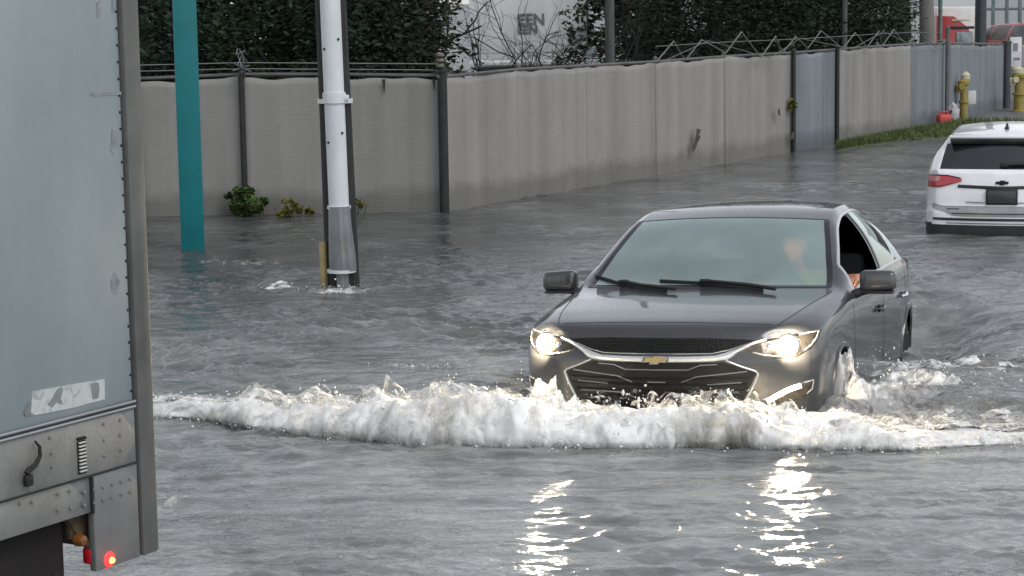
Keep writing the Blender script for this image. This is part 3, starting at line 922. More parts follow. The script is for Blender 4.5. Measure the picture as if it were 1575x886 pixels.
def build_suv():
    sc = .88
    root = empty('white_suv', (0, 0, 0), 0)
    p = on_z(1540, 362, 0)
    root.location = (p[0], p[1], -.385); root.scale = (sc, sc, sc); root.rotation_euler = (0, 0, -R(16))
    tag(root, 'white sport utility car seen from behind at the right edge', 'car')
    body = build_suv_shell(root, M['white_paint'], M['dark_glass'])
    H = SUV
    U = lambda pts: [(-a, c) for a, c in pts[::-1] if a > 0] + list(pts)
    # spoiler over the window
    sp = MB()
    sp.box((0, .40, 1.553), (1.26, .26, .035), .015).build('spoiler', M['white_paint'], root)
    MB().box((0, .345, 1.508), (1.22, .12, .07), .01).build('spoiler_underside', M['black_gloss'], root)  # black glossy strip under the spoiler
    # tail lamps
    for sx in (1, -1):
        f = lambda a, c: H.front(sx * a, c)
        t = mk('tail_lamp', *patch([(.46, 1.085), (.62, 1.115), (.76, 1.115), (.855, 1.10)], [(.46, 1.055), (.58, 1.02), (.70, .985), (.855, .975)], 30, 8, f, .012), M['red_lamp'], root)
        b = MB().add(*patch([(.70, 1.105), (.78, 1.108), (.835, 1.10)], [(.72, 1.055), (.78, 1.045), (.835, 1.045)], 12, 5, f, .018)).build('lamp_lens', M['pink_lamp'], t)
        b = MB().add(*ribbon([f(*q) for q in densify([(.47, 1.088), (.62, 1.118), (.76, 1.120), (.86, 1.105)], .02)], .022, .014)).build('lamp_edge', M['black_gloss'], t)
    # trim strip, emblem, plate
    MB().add(*ribbon([H.front(q, .985 + .03 * abs(q)) for q in np.linspace(-.50, .50, 40)], .042, .014)).build('trim_strip', M['black_gloss'], root)
    p0 = H.front(0, 1.045)[0]
    poly = [(-.075, -.015), (-.027, -.015), (-.030, -.027), (.024, -.027), (.027, -.015), (.07, -.015), (.075, .015), (.03, .015), (.033, .027), (-.021, .027), (-.024, .015), (-.07, .015)]
    MB().prism([Vector((a, p0.y - .014, p0.z + c)) for a, c in poly], (0, 0, 0), (0, .02, 0)).build('emblem', M['black_gloss'], root, smooth=False)
    p1 = H.front(0, .87)[0]
    pl = empty('licence_plate', (0, p1.y - .015, .885), 0, root)
    MB().box((0, 0, 0), (.36, .02, .185), .008).build('plate_frame', M['black_matt'], pl)
    MB().box((0, -.012, 0), (.315, .008, .14), .003).build('plate', simple('dark_smoked_plate', (.05, .05, .055), .3, var=.4, vscale=14, stretch=(1, 1, 4)), pl)
    # bumper: grey lower skin, white corner pieces, chrome line
    grey = simple('grey_bumper_plastic', (.27, .275, .285), .4, var=.15)
    bp = MB().add(*patch(U([(0, .775), (.45, .775), (.66, .770), (.79, .80)]), U([(0, .655), (.46, .655), (.56, .665), (.64, .70), (.79, .735)]), 80, 8, H.front, .006)).build('bumper_skin', grey, root)
    c = MB()
    c.add(*ribbon([H.front(q, .815 + .02 * abs(q)) for q in np.linspace(-.40, .40, 40)], .016, .016))
    c.add(*ribbon([H.front(q, .585) for q in np.linspace(-.62, .62, 60)], .030, .016))
    c.build('bumper_trim', M['chrome'], root)
    d = MB()
    d.add(*ribbon([H.front(q, .622) for q in np.linspace(-.78, .78, 60)], .034, .012))
    d.add(*ribbon([H.front(q, .69) for q in np.linspace(-.56, .56, 60)], .014, .012))
    for sx in (1, -1):
        d.add(*ribbon([H.front(sx * q, .735) for q in np.linspace(.48, .62, 10)], .016, .012))
    d.build('bumper_groove', M['black_matt'], root)
    # wiper and antenna
    w = MB()
    hh = [H.cast((q, -3, 1.235 + .02 * q), (0, 1, 0)) for q in np.linspace(0.02, .46, 12)]
    w.tube([a + n * .03 for a, n in hh], .022, 8)
    w.box(hh[0][0] + hh[0][1] * .02, (.10, .05, .06), .015)
    w.build('rear_wiper', M['black_matt'], root)
    fin = MB().prism([(-.025, .85, 1.605), (.025, .85, 1.605), (.025, 1.03, 1.615), (-.025, 1.03, 1.615)], (0, 0, 0), (0, 0, .03))
    fin.prism([(-.012, .87, 1.63), (.012, .87, 1.63), (.012, 1.0, 1.63), (-.012, 1.0, 1.63)], (0, 0, 0), (0, .03, .045))
    fin.build('antenna_fin', M['black_gloss'], root)
    return root

def build_red_cars():
    r0 = empty('red_car', (0, 0, 0), 0)
    build_suv_shell(r0, M['red_paint'], M['dark_glass'])
    f = lambda a, c: SUV.cast((a, 9, c), (0, -1, 0))
    for sx in (1, -1):
        MB().add(*patch([(sx * .45, .84), (sx * .66, .86)], [(sx * .45, .74), (sx * .68, .75)], 8, 5, f, .01)).build('headlight', M['white_strip'], r0)
    MB().add(*patch([(-.4, .80), (.4, .80)], [(-.4, .62), (.4, .62)], 20, 5, f, .01)).build('grille', M['black_gloss'], r0)
    parts = list(r0.children)
    spots = [(1545, 57.5, 195, 'red parked car beyond the gate, nearer the white box truck'),
             (1590, 58.5, 197, 'red parked car beyond the gate, cut by the right frame edge')]
    out = []
    for i, (px, yy, rz, lab) in enumerate(spots):
        r = r0
        if i:
            r = r0.copy(); link(r)
            for c in parts:
                d = c.copy(); link(d, r)
                for g in c.children:
                    e = g.copy(); link(e, d)
        p = on_y(px, 40, yy)
        r.location = (p[0], yy, 0.06); r.rotation_euler = (0, 0, R(rz)); r.scale = (1, 1, 1)
        tag(r, lab, 'car', 'red cars parked beyond the fence')
    return out
# ------------------------------------------------------------------ water, ground, sky
GX0 = on_z(1320, 214, 0)[1]      # distance at which the ground rises out of the flood
def sstep(a, b, x):
    t = np.clip((x - a) / (b - a), 0, 1); return t * t * (3 - 2 * t)

def road_dir():
    d = np.array((0.506, 0.8625)); return d

def build_ground():
    xs = np.unique(np.r_[np.linspace(-900, -60, 15), np.linspace(-60, 60, 121), np.linspace(60, 900, 15)])
    ys = np.unique(np.r_[np.linspace(-300, -20, 8), np.linspace(-20, 90, 221), np.linspace(90, 1500, 20)])
    X, Y = np.meshgrid(xs, ys, indexing='ij')
    Z = -.40 + .44 * sstep(GX0 - 3.0, GX0 + 3.0, Y) + .05 * sstep(GX0 + 6, GX0 + 14, Y)
    V = np.c_[X.ravel(), Y.ravel(), Z.ravel()]
    F = Hull.gridF(len(xs), len(ys))[:, ::-1]
    m, nt, b = new_mat('wet_asphalt')
    n = noise(nt, 0.6, 8, .65); r = ramp(nt, n.outputs['Fac'], [(.3, (.10, .10, .10)), (.7, (.17, .168, .165))])
    nt.links.new(r.outputs['Color'], b.inputs['Base Color']); b.inputs['Roughness'].default_value = .45
    g = mk('ground', V, F, m, None, True)
    tag(g, kind='structure')
    # grass verge: a strip along the fence where the ground rises out of the flood
    a = on_z(1290, 222, 0)[:2]; 
    pts0 = [on_z(x, y, .0)[:2] for x, y in ((1287, 231), (1350, 221), (1400, 215), (1480, 211), (1600, 207))]
    pts1 = [on_z(x, y, .06)[:2] for x, y in ((1287, 226), (1350, 213), (1400, 204), (1450, 195), (1490, 187), (1600, 188))]
    V, F = [], []
    nn, mm = 60, 12
    def arc(P, k):
        P = np.array(P); d = np.r_[0, np.cumsum(np.linalg.norm(np.diff(P, axis=0), axis=1))]; q = np.linspace(0, d[-1], k)
        return np.c_[np.interp(q, d, P[:, 0]), np.interp(q, d, P[:, 1])]
    A, B = arc(pts0, nn), arc(pts1, nn)
    for i in range(nn):
        for j in range(mm):
            w = j / (mm - 1)
            p = A[i] + (B[i] - A[i]) * w
            z = .005 + .08 * w ** .6 + RNG.uniform(-.008, .008)
            V.append((p[0], p[1], float(z)))
    F = Hull.gridF(nn, mm)
    mg = simple('grass_soil', (.075, .095, .035), .9, var=.35, vscale=2.5, bump=.4, bscale=30)
    o = mk('verge', V, F, mg, None, True); tag(o, kind='structure')
    bV, bF = [], []
    for k in range(9000):
        i = RNG.uniform(0, nn - 1.001); w = RNG.uniform(.03, .98); i0 = int(i); t = i - i0
        p = (A[i0] * (1 - t) + A[i0 + 1] * t) * (1 - w) + (B[i0] * (1 - t) + B[i0 + 1] * t) * w
        z = .08 * w ** .6
        h = RNG.uniform(.05, .13) * (0.6 + .4 * w); a = RNG.uniform(0, math.pi); c, s = math.cos(a) * .012, math.sin(a) * .012
        lx, ly = RNG.normal(0, .03), RNG.normal(0, .03)
        n0 = len(bV)
        bV += [(p[0] - c, p[1] - s, z), (p[0] + c, p[1] + s, z), (p[0] + lx, p[1] + ly, z + h)]
        bF.append((n0, n0 + 1, n0 + 2))
    gm = simple('grass_blades', (.12, .15, .045), .7, var=.4, vscale=3, col2=(.06, .09, .025))
    g = mk('grass', bV, bF, gm, None, False); tag(g, kind='stuff')

# wave line of the bow wave, on the water plane
BOW_PX = [(180, 634), (245, 640), (330, 648), (420, 662), (520, 672), (650, 685), (780, 688), (900, 689), (1050, 690), (1200, 691), (1330, 691), (1400, 690), (1500, 685), (1575, 681), (1680, 676)]
CREST_PX = [(180, 612), (245, 606), (300, 596), (360, 596), (400, 622), (440, 602), (520, 607), (600, 600), (660, 586), (720, 592), (790, 602), (830, 608), (875, 614), (940, 606), (1000, 616), (1060, 604), (1110, 606), (1180, 620), (1240, 636), (1300, 634), (1350, 642), (1395, 660), (1450, 655), (1500, 660), (1560, 664), (1680, 668)]

def bow_line(k):
    B = np.array([on_z(x, y, 0)[:2] for x, y in BOW_PX])
    xs = np.interp(np.linspace(0, 1, k), np.linspace(0, 1, len(B)), np.array(BOW_PX, float)[:, 0])
    return xs, np.c_[np.interp(xs, [q[0] for q in BOW_PX], B[:, 0]), np.interp(xs, [q[0] for q in BOW_PX], B[:, 1])]

def seg_dist(X, Y, P):
    D = np.full(X.shape, 1e9)
    for a, b in zip(P[:-1], P[1:]):
        d = b - a; L = d @ d
        t = np.clip(((X - a[0]) * d[0] + (Y - a[1]) * d[1]) / L, 0, 1)
        D = np.minimum(D, np.hypot(X - a[0] - t * d[0], Y - a[1] - t * d[1]))
    return D

def build_water():
    # rows get longer with distance; the sheet widens with distance
    ys = [4.5]
    while ys[-1] < GX0 + 3.5:
        ys.append(ys[-1] + max(0.008, 0.50 * ys[-1] ** 2 / 5255))
    ys = np.array(ys)
    u = np.linspace(-1, 1, 760)
    U, Y = np.meshgrid(u, ys, indexing='ij')
    X = U * (1.6 + Y * .30)
    dY = np.gradient(ys)[None, :]
    rng = np.random.default_rng(3)
    Z = np.zeros(X.shape)
    # patches of rougher and calmer water
    def soft(scale, seed, n=14):
        r = np.random.default_rng(seed); o = np.zeros(X.shape)
        for _ in range(n):
            th = r.uniform(0, 2 * np.pi); k = 2 * np.pi / (scale * r.uniform(.6, 1.8))
            o += np.sin(k * (np.cos(th) * X + np.sin(th) * Y) + r.uniform(0, 6.28))
        return o / np.sqrt(n / 2)
    patchy = np.clip(.92 + .42 * soft(2.5, 11) + .35 * soft(.9, 12), .2, 1.7)
    near = .80 + .75 * sstep(11.5, 14.0, Y)          # calmer ahead of the bow wave
    for q_ in range(200):
        lam = 10 ** rng.uniform(-1.15, -.36) if q_ > 14 else rng.uniform(.7, 2.4)
        th = rng.normal(np.pi / 2 - .12, .55)         # mostly running across the view
        k = 2 * np.pi / lam
        amp = (.0034 if q_ > 14 else .0012) * lam * rng.uniform(.5, 1.3)
        vis = np.clip((lam / np.maximum(dY, 1e-4) - 1.8) / 1.5, 0, 1)
        ph = k * (np.cos(th) * X + np.sin(th) * Y) + rng.uniform(0, 6.28)
        w = np.sin(ph + .35 * np.sin(ph))
        Z += amp * vis * w
    Z *= patchy * near * (1 - .50 * sstep(17.5, 22, Y))
    # swell thrown off by the car: low ridges beside and behind the bow wave
    def ridge(pts, h, w):
        P = np.array([on_z(x, y, 0)[:2] for x, y in pts])
        return h * np.exp(-(seg_dist(X, Y, P) / w) ** 2)
    Z += ridge([(1300, 618), (1400, 606), (1500, 612), (1600, 640)], .055, .22)
    Z += ridge([(1390, 560), (1480, 575), (1600, 590)], .03, .25)
    Z += ridge([(250, 590), (400, 560), (560, 575), (700, 585)], .03, .30)
    Z += ridge([(230, 772), (420, 765), (600, 772), (720, 770), (900, 768)], .020, .10)
    Z += ridge([(900, 742), (1100, 748), (1300, 760)], .010, .12)
    Z += ridge([(620, 702), (800, 706), (1000, 704)], .008, .08)
    # trough the car drags along its flank
    cs_, sn_ = math.cos(SED_YAW), math.sin(SED_YAW)
    cw = lambda x, y: np.array((SED_ORG[0] + x * cs_ + y * sn_, SED_ORG[1] - x * sn_ + y * cs_))
    tl = np.array([cw(1.02, 1.7), cw(1.06, 2.6), cw(1.10, 3.9), cw(1.05, 4.5)])
    dt = seg_dist(X, Y, tl)
    Z -= .25 * np.exp(-(dt / .42) ** 2) * sstep(13.2, 15.0, Y)
    # foam carried on the surface
    foam = np.zeros(X.shape)
    xs, B = bow_line(160)
    d = seg_dist(X, Y, B[::4])
    behind = np.interp(X.ravel(), B[:, 0], B[:, 1]).reshape(X.shape) < Y
    foam += np.where(behind, .95 * np.exp(-(d / .55) ** 2), .8 * np.exp(-(d / .035) ** 2))
    def spot(px, py, sx, sy, a):
        p = on_z(px, py, 0)
        return a * np.exp(-((X - p[0]) / sx) ** 2 - ((Y - p[1]) / sy) ** 2)
    foam += spot(520, 447, .28, .22, 1.0) + spot(440, 440, .35, .3, .62) + spot(430, 545, .5, .4, .25) + spot(640, 562, .35, .3, .55)
    foam += spot(1400, 600, .8, .5, .55) + spot(1330, 610, .35, .5, .75) + spot(1470, 560, .6, .6, .5) + spot(1480, 640, .9, .35, .55)
    foam += spot(265, 770, .12, .18, .75) + spot(330, 400, .6, .3, .35) + spot(380, 405, .35, .25, .5) + spot(300, 350, .25, .15, .6) + spot(620, 395, .8, .3, .25) + spot(1330, 222, 1.2, .8, .25)
    V = np.c_[X.ravel(), Y.ravel(), Z.ravel()]
    F = Hull.gridF(X.shape[0], X.shape[1])[:, ::-1].astype(np.int32)
    me = bpy.data.meshes.new('flood_water')
    me.vertices.add(len(V)); me.vertices.foreach_set('co', V.astype(np.float32).ravel())
    me.loops.add(F.size); me.loops.foreach_set('vertex_index', F.ravel())
    me.polygons.add(len(F)); me.polygons.foreach_set('loop_start', np.arange(0, F.size, 4, dtype=np.int32))
    me.polygons.foreach_set('use_smooth', np.ones(len(F), bool))
    sl = me.attributes.new('painted_reflection', 'FLOAT', 'POINT')
    painted_reflection = 1.0 + .22 * sstep(12.5, 10.5, Y) - .38 * sstep(13.5, 17.5, Y) * sstep(3.0, -.5, X) * (1 - .6 * sstep(21, 25, Y)) + .10 * soft(1.6, 31) - .30 * sstep(16, 22, Y)  # paints dark tree and fence reflections into the water colour, near water paler
    sl.data.foreach_set('value', np.clip(painted_reflection, .35, 1.4).astype(np.float32).ravel())
    at = me.attributes.new('foam', 'FLOAT', 'POINT'); at.data.foreach_set('value', np.clip(foam, 0, 1.2).astype(np.float32).ravel())
    me.update(); me.validate()
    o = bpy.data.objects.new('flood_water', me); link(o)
    if me.polygons[0].normal.z < 0:
        me.flip_normals()
    tag(o, kind='structure')
    # outer, plain part of the flood around and behind the camera
    m, nt, b = new_mat('murky_flood_water')
    b.inputs['IOR'].default_value = 1.5
    b.inputs['Specular IOR Level'].default_value = 0.5
    n1 = noise(nt, 3.0, 7, .66, stretch=(.55, 2.0, 1), dist=.5)     # dark and pale streaks painted in for broken reflections
    body = ramp(nt, n1.outputs['Fac'], [(.34, (.096, .101, .097)), (.50, (.178, .186, .182)), (.66, (.275, .286, .282))])
    # painted reflection tone multiplied onto the body colour
    sa = nt.nodes.new('ShaderNodeAttribute'); sa.attribute_name = 'painted_reflection'
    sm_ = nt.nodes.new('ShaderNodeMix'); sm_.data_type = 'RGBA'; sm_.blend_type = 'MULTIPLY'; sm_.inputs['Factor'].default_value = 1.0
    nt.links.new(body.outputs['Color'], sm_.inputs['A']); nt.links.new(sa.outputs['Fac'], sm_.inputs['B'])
    # foam: broken up by noise
    at = nt.nodes.new('ShaderNodeAttribute'); at.attribute_name = 'foam'
    fn = noise(nt, 9.0, 8, .68, stretch=(1, .55, 1), dist=1.2)
    ml = nt.nodes.new('ShaderNodeMath'); ml.operation = 'MULTIPLY'; ml.inputs[1].default_value = 1.6
    nt.links.new(fn.outputs['Fac'], ml.inputs[0])
    add = nt.nodes.new('ShaderNodeMath'); add.operation = 'MULTIPLY_ADD'; add.inputs[1].default_value = .55
    nt.links.new(at.outputs['Fac'], add.inputs[0]); nt.links.new(ml.outputs[0], add.inputs[2])
    sc_ = nt.nodes.new('ShaderNodeMath'); sc_.operation = 'MULTIPLY'; sc_.inputs[1].default_value = .5
    nt.links.new(add.outputs[0], sc_.inputs[0])
    fr = ramp(nt, sc_.outputs[0], [(.52, 0.0), (.74, 1.0)])
    mx = nt.nodes.new('ShaderNodeMix'); mx.data_type = 'RGBA'
    nt.links.new(fr.outputs['Color'], mx.inputs['Factor']); nt.links.new(sm_.outputs['Result'], mx.inputs['A']); mx.inputs['B'].default_value = (.72, .72, .70, 1)
    nt.links.new(mx.outputs['Result'], b.inputs['Base Color'])
    rr = ramp(nt, fr.outputs['Color'], [(0, .095), (1, .65)])
    nt.links.new(rr.outputs['Color'], b.inputs['Roughness'])
    # fine ripples
    w1 = noise(nt, 7.0, 3, .55, stretch=(1, 1.7, 1), dist=.4)
    w2 = noise(nt, 26.0, 2, .5, stretch=(1, 1.5, 1))
    ma = nt.nodes.new('ShaderNodeMath'); ma.operation = 'MULTIPLY_ADD'; ma.inputs[1].default_value = .30
    nt.links.new(w2.outputs['Fac'], ma.inputs[0]); nt.links.new(w1.outputs['Fac'], ma.inputs[2])
    bp = nt.nodes.new('ShaderNodeBump'); bp.inputs['Strength'].default_value = 1.0; bp.inputs['Distance'].default_value = .013
    nt.links.new(ma.outputs[0], bp.inputs['Height'])
    fb = nt.nodes.new('ShaderNodeBump'); fb.inputs['Strength'].default_value = .8; fb.inputs['Distance'].default_value = .03
    nt.links.new(fr.outputs['Color'], fb.inputs['Height']); nt.links.new(bp.outputs['Normal'], fb.inputs['Normal'])
    nt.links.new(fb.outputs['Normal'], b.inputs['Normal'])
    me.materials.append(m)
    # plain surroundings outside the detailed sheet
    y1 = ys[-1]; w0, w1_ = 1.6 + 4.5 * .30, 1.6 + y1 * .30
    Vq = [(-w0, 4.5, 0), (w0, 4.5, 0), (w1_, y1, 0), (-w1_, y1, 0), (-60, -40, 0), (60, -40, 0), (60, y1, 0), (-60, y1, 0)]
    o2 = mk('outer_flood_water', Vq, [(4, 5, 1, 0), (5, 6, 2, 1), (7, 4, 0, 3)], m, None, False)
    q = o2.data.attributes.new('painted_reflection', 'FLOAT', 'POINT'); q.data.foreach_set('value', np.ones(8, dtype=np.float32))
    tag(o2, kind='structure')
    return m

# ------------------------------------------------------------------ splash of the bow wave
from mathutils import noise as mnoise
def fbm(p, oct=4, gain=.55, lac=2.1):
    s, a = 0.0, 1.0
    for _ in range(oct):
        s += a * mnoise.noise(p); p = p * lac; a *= gain
    return s

def foam_mat(name, alpha=False, lo=.56):
    m, nt, b = new_mat(name)
    n = noise(nt, 5.0, 6, .62, stretch=(1, 1, .45), dist=.8)
    r = ramp(nt, n.outputs['Fac'], [(.30, (lo * .92, lo * .93, lo * .90)), (.50, (.80, .80, .79)), (.75, (.88, .88, .87))])
    big = noise(nt, 3.2, 5, .6, stretch=(1, 1, .30), dist=.6)
    ed_ = nt.nodes.new('ShaderNodeAttribute'); ed_.attribute_name = 'thin'
    th = nt.nodes.new('ShaderNodeMath'); th.operation = 'MULTIPLY_ADD'; th.inputs[1].default_value = .45
    nt.links.new(ed_.outputs['Fac'], th.inputs[0]); nt.links.new(big.outputs['Fac'], th.inputs[2])
    tr_ = ramp(nt, th.outputs[0], [(.58, 0.0), (.86, 1.0)])
    mx = nt.nodes.new('ShaderNodeMix'); mx.data_type = 'RGBA'
    nt.links.new(tr_.outputs['Color'], mx.inputs['Factor']); nt.links.new(r.outputs['Color'], mx.inputs['A']); mx.inputs['B'].default_value = (.20, .20, .175, 1)
    nt.links.new(mx.outputs['Result'], b.inputs['Base Color'])
    rg_ = ramp(nt, tr_.outputs['Color'], [(0, .5), (1, .12)]); nt.links.new(rg_.outputs['Color'], b.inputs['Roughness'])
    b.inputs['Subsurface Weight'].default_value = .35
    b.inputs['Subsurface Radius'].default_value = (.05, .05, .05)
    b.inputs['Subsurface Scale'].default_value = 1.0
    bn = noise(nt, 38.0, 5, .7, stretch=(1, 1, .5))
    bp = nt.nodes.new('ShaderNodeBump'); bp.inputs['Strength'].default_value = .22; bp.inputs['Distance'].default_value = .012
    nt.links.new(bn.outputs['Fac'], bp.inputs['Height']); nt.links.new(bp.outputs['Normal'], b.inputs['Normal'])
    if alpha:
        an = noise(nt, 8.0, 7, .66, stretch=(1, 1, .55), dist=1.0)
        at = nt.nodes.new('ShaderNodeAttribute'); at.attribute_name = 'edge'
        ad = nt.nodes.new('ShaderNodeMath'); ad.operation = 'SUBTRACT'
        nt.links.new(an.outputs['Fac'], ad.inputs[0]); nt.links.new(at.outputs['Fac'], ad.inputs[1])
        ar = ramp(nt, ad.outputs[0], [(.40, 0.0), (.56, 1.0)])
        nt.links.new(ar.outputs['Color'], b.inputs['Alpha'])
    return m

def crest_h():
    out = []
    xsB = [q[0] for q in BOW_PX]; ysB = [q[1] for q in BOW_PX]
    for x, y in CREST_PX:
        base = on_z(x, np.interp(x, xsB, ysB), 0)
        c = on_y(x, y, base[1] + .20)
        out.append(max(.02, c[2]))
    return [q[0] for q in CREST_PX], out

def build_splash():
    hx, hz = crest_h()
    K = 620
    xs, B = bow_line(K)
    h0 = np.interp(xs, hx, hz) * .93 * np.clip((xs - 140) / 260, .6, 1)
    tan = np.gradient(B, axis=0); tan /= np.linalg.norm(tan, axis=1)[:, None]
    back = np.c_[-tan[:, 1], tan[:, 0]]
    back[back[:, 1] < 0] *= -1
    # profile across: (distance behind the foot, height share)
    prof = np.array([(0.02, -.10), (-.02, .06), (-.035, .22), (-.02, .42), (.02, .62), (.07, .80), (.13, .93), (.20, 1.0), (.28, .95), (.36, .80), (.44, .58), (.54, .34), (.66, .14), (.80, -.10)])
    pd = np.r_[0, np.cumsum(np.linalg.norm(np.diff(prof, axis=0) * (1, .25), axis=1))]
    def sheet(name, n_v, grow, seed, amp, mat, edge=None, hmul=1.0):
        q = np.linspace(0, pd[-1], n_v)
        pf = np.c_[np.interp(q, pd, prof[:, 0]), np.interp(q, pd, prof[:, 1])]
        V = np.zeros((K, n_v, 3)); E = np.zeros((K, n_v))
        for i in range(K):
            lump = 1 + .36 * mnoise.noise(Vector((B[i, 0] * 2.2, seed, 0))) + .16 * mnoise.noise(Vector((B[i, 0] * 6.5, seed, 3)))
            hh = h0[i] * hmul * lump
            sc = .55 + .45 * min(1, hh / .22)
            for j in range(n_v):
                dd, zz = pf[j]
                x = B[i, 0] + back[i, 0] * dd * sc; y = B[i, 1] + back[i, 1] * dd * sc; z = hh * zz
                p = Vector((x, y, z * .55))
                f = fbm(p * 3.6 + Vector((seed * 7.3, 0, 0)), 4, .46)
                g = abs(mnoise.noise(p * 11 + Vector((0, seed, 0))))
                k = amp * (f + .8 * (g - .25)) * (.35 + .65 * min(1, max(0, zz) * 2.5)) * (.45 + .55 * min(1, hh / .2)) + grow
                # outward direction of the profile
                a = pf[min(j + 1, n_v - 1)] - pf[max(j - 1, 0)]
                nd = np.array((-a[1] * .25, a[0])); nd /= np.linalg.norm(nd) + 1e-9
                V[i, j] = (x + back[i, 0] * nd[0] * k, y + back[i, 1] * nd[0] * k, z + nd[1] * k * 1.1)
                E[i, j] = edge(zz, i) if edge else 0
        o = mk(name, V.reshape(-1, 3), Hull.gridF(K, n_v), mat, None, True)
        at = o.data.attributes.new('edge', 'FLOAT', 'POINT'); at.data.foreach_set('value', E.astype(np.float32).ravel())
        # thin, glassy stretches where the water has not broken yet
        gap = np.zeros(K)
        for c_, w_, a_ in ((340, 55, .55), (1070, 45, .6), (1135, 30, .8), (705, 30, .35), (590, 40, .25), (1230, 30, .3)):
            gap = np.maximum(gap, a_ * np.exp(-((xs - c_) / w_) ** 2))
        foot = np.clip(1.15 - pf[:, 1], 0, 1) * (pf[:, 0] < .2)
        at = o.data.attributes.new('thin', 'FLOAT', 'POINT'); at.data.foreach_set('value', (gap[:, None] * foot[None, :]).astype(np.float32).ravel())
        return o
    mA, mB = foam_mat('white_water'), foam_mat('torn_white_water', True)
    core = sheet('bow_wave_splash', 64, 0.0, 1.7, .050, mA, None, .80)
    tag(core, kind='stuff')
    for k, (gr, sd, am, hm) in enumerate(((.018, 4.1, .065, .90), (.036, 9.3, .080, .96))):
        s = sheet('torn_splash', 52, gr, sd, am, mB, lambda zz, i, k=k: .02 + .10 * k + .12 * max(0, zz - .75) * 2, hm)
        s.parent = core; tag(s, kind='stuff')
    # flying drops and clots above the crest
    V, F = [], []
    ico = bmesh.new(); bmesh.ops.create_icosphere(ico, subdivisions=1, radius=1)
    ico.verts.index_update(); iv = [v.co.copy() for v in ico.verts]; jf = [[v.index for v in f.verts] for f in ico.faces]; ico.free()
    rg = np.random.default_rng(5)
    def drop(c, r, st=1.0):
        n = len(V); a = rg.uniform(-.6, .6)
        for v in iv:
            V.append((c[0] + v.x * r * (1 + .3 * rg.normal()), c[1] + v.y * r, c[2] + v.z * r * st * (1 + .3 * rg.normal())))
        F.extend([tuple(q + n for q in f) for f in jf])
    for _ in range(900):
        i = int(rg.uniform(0, K)); hh = h0[i]
        if rg.uniform() > min(1, hh / .26): continue
        dz = abs(rg.normal(0, .022)) + rg.exponential(.010); dd = .16 + rg.normal(0, .10)
        z = hh * (.86 + .1 * rg.normal()) + dz
        drop((B[i, 0] + back[i, 0] * dd + rg.normal(0, .01), B[i, 1] + back[i, 1] * dd, max(.01, z)), .002 + min(.007, rg.exponential(.0022)), rg.uniform(.8, 2.0))
    for _ in range(260):        # thrown forward at the foot
        i = int(rg.uniform(0, K)); dd = -.03 - rg.exponential(.05)
        drop((B[i, 0] + back[i, 0] * dd, B[i, 1] + back[i, 1] * dd, .006 + rg.exponential(.02) * min(1, h0[i] / .2)), .002 + min(.006, rg.exponential(.002)))
    for (px, py, w, h, n) in ((1300, 600, .28, .22, 130), (1400, 585, .35, .16, 110), (520, 444, .14, .05, 50), (640, 570, .20, .03, 25), (1480, 600, .5, .06, 60), (820, 604, .14, .10, 90)):
        c = on_z(px, py, 0)
        for _ in range(n):
            drop((c[0] + rg.normal(0, w), c[1] + rg.normal(0, w), abs(rg.normal(0, h * .5)) + .005), .002 + min(.006, rg.exponential(.0022)), rg.uniform(.8, 1.8))
    o = mk('splash_spray', V, F, simple('spray', (.80, .80, .79), .25, var=.05), None, True)
    tag(o, kind='stuff')
    # churned mounds beside the wheels and round the pole
    V, F = [], []
    def mound(px, py, a, b_, h, rot, seed):
        c = on_z(px, py, 0); n = 44
        base = len(V); cr, sr = math.cos(rot), math.sin(rot)
        for i in range(n):
            for j in range(n):
                u, v = (i / (n - 1) - .5) * 2, (j / (n - 1) - .5) * 2
                x, y = u * a, v * b_
                X, Y = c[0] + x * cr - y * sr, c[1] + x * sr + y * cr
                e = max(0, 1 - u * u - v * v)
                f = fbm(Vector((X * 5, Y * 5, seed)), 5, .62)
                V.append((X + .03 * f, Y, h * e ** .8 * (.75 + .9 * f) - .02 + .01 * f))
        F.extend([tuple(q + base for q in f) for f in Hull.gridF(n, n).tolist()])
    mound(1303, 610, .17, .30, .26, .3, 1.0); mound(1345, 606, .34, .26, .09, -.2, 2.0); mound(1425, 596, .24, .36, .12, .3, 3.0); mound(1375, 602, .3, .25, .08, 0, 3.5)
    mound(1470, 563, .55, .30, .05, -.15, 4.0); mound(515, 449, .20, .12, .045, 0, 5.0); mound(545, 446, .14, .10, .035, 0, 6.0); mound(435, 440, .22, .16, .035, 0, 7.0); mound(1520, 640, .45, .22, .05, -.1, 8.0)
    mound(834, 648, .24, .20, .24, .2, 10.0); mound(880, 652, .2, .16, .14, .2, 11.0)
    mound(645, 566, .28, .14, .05, 0, 9.0)
    o = mk('wheel_wash', V, F, mB, None, True); tag(o, kind='stuff')
    at = o.data.attributes.new('edge', 'FLOAT', 'POINT'); at.data.foreach_set('value', np.array([-.02 if v[2] > .03 else .06 for v in V], dtype=np.float32))
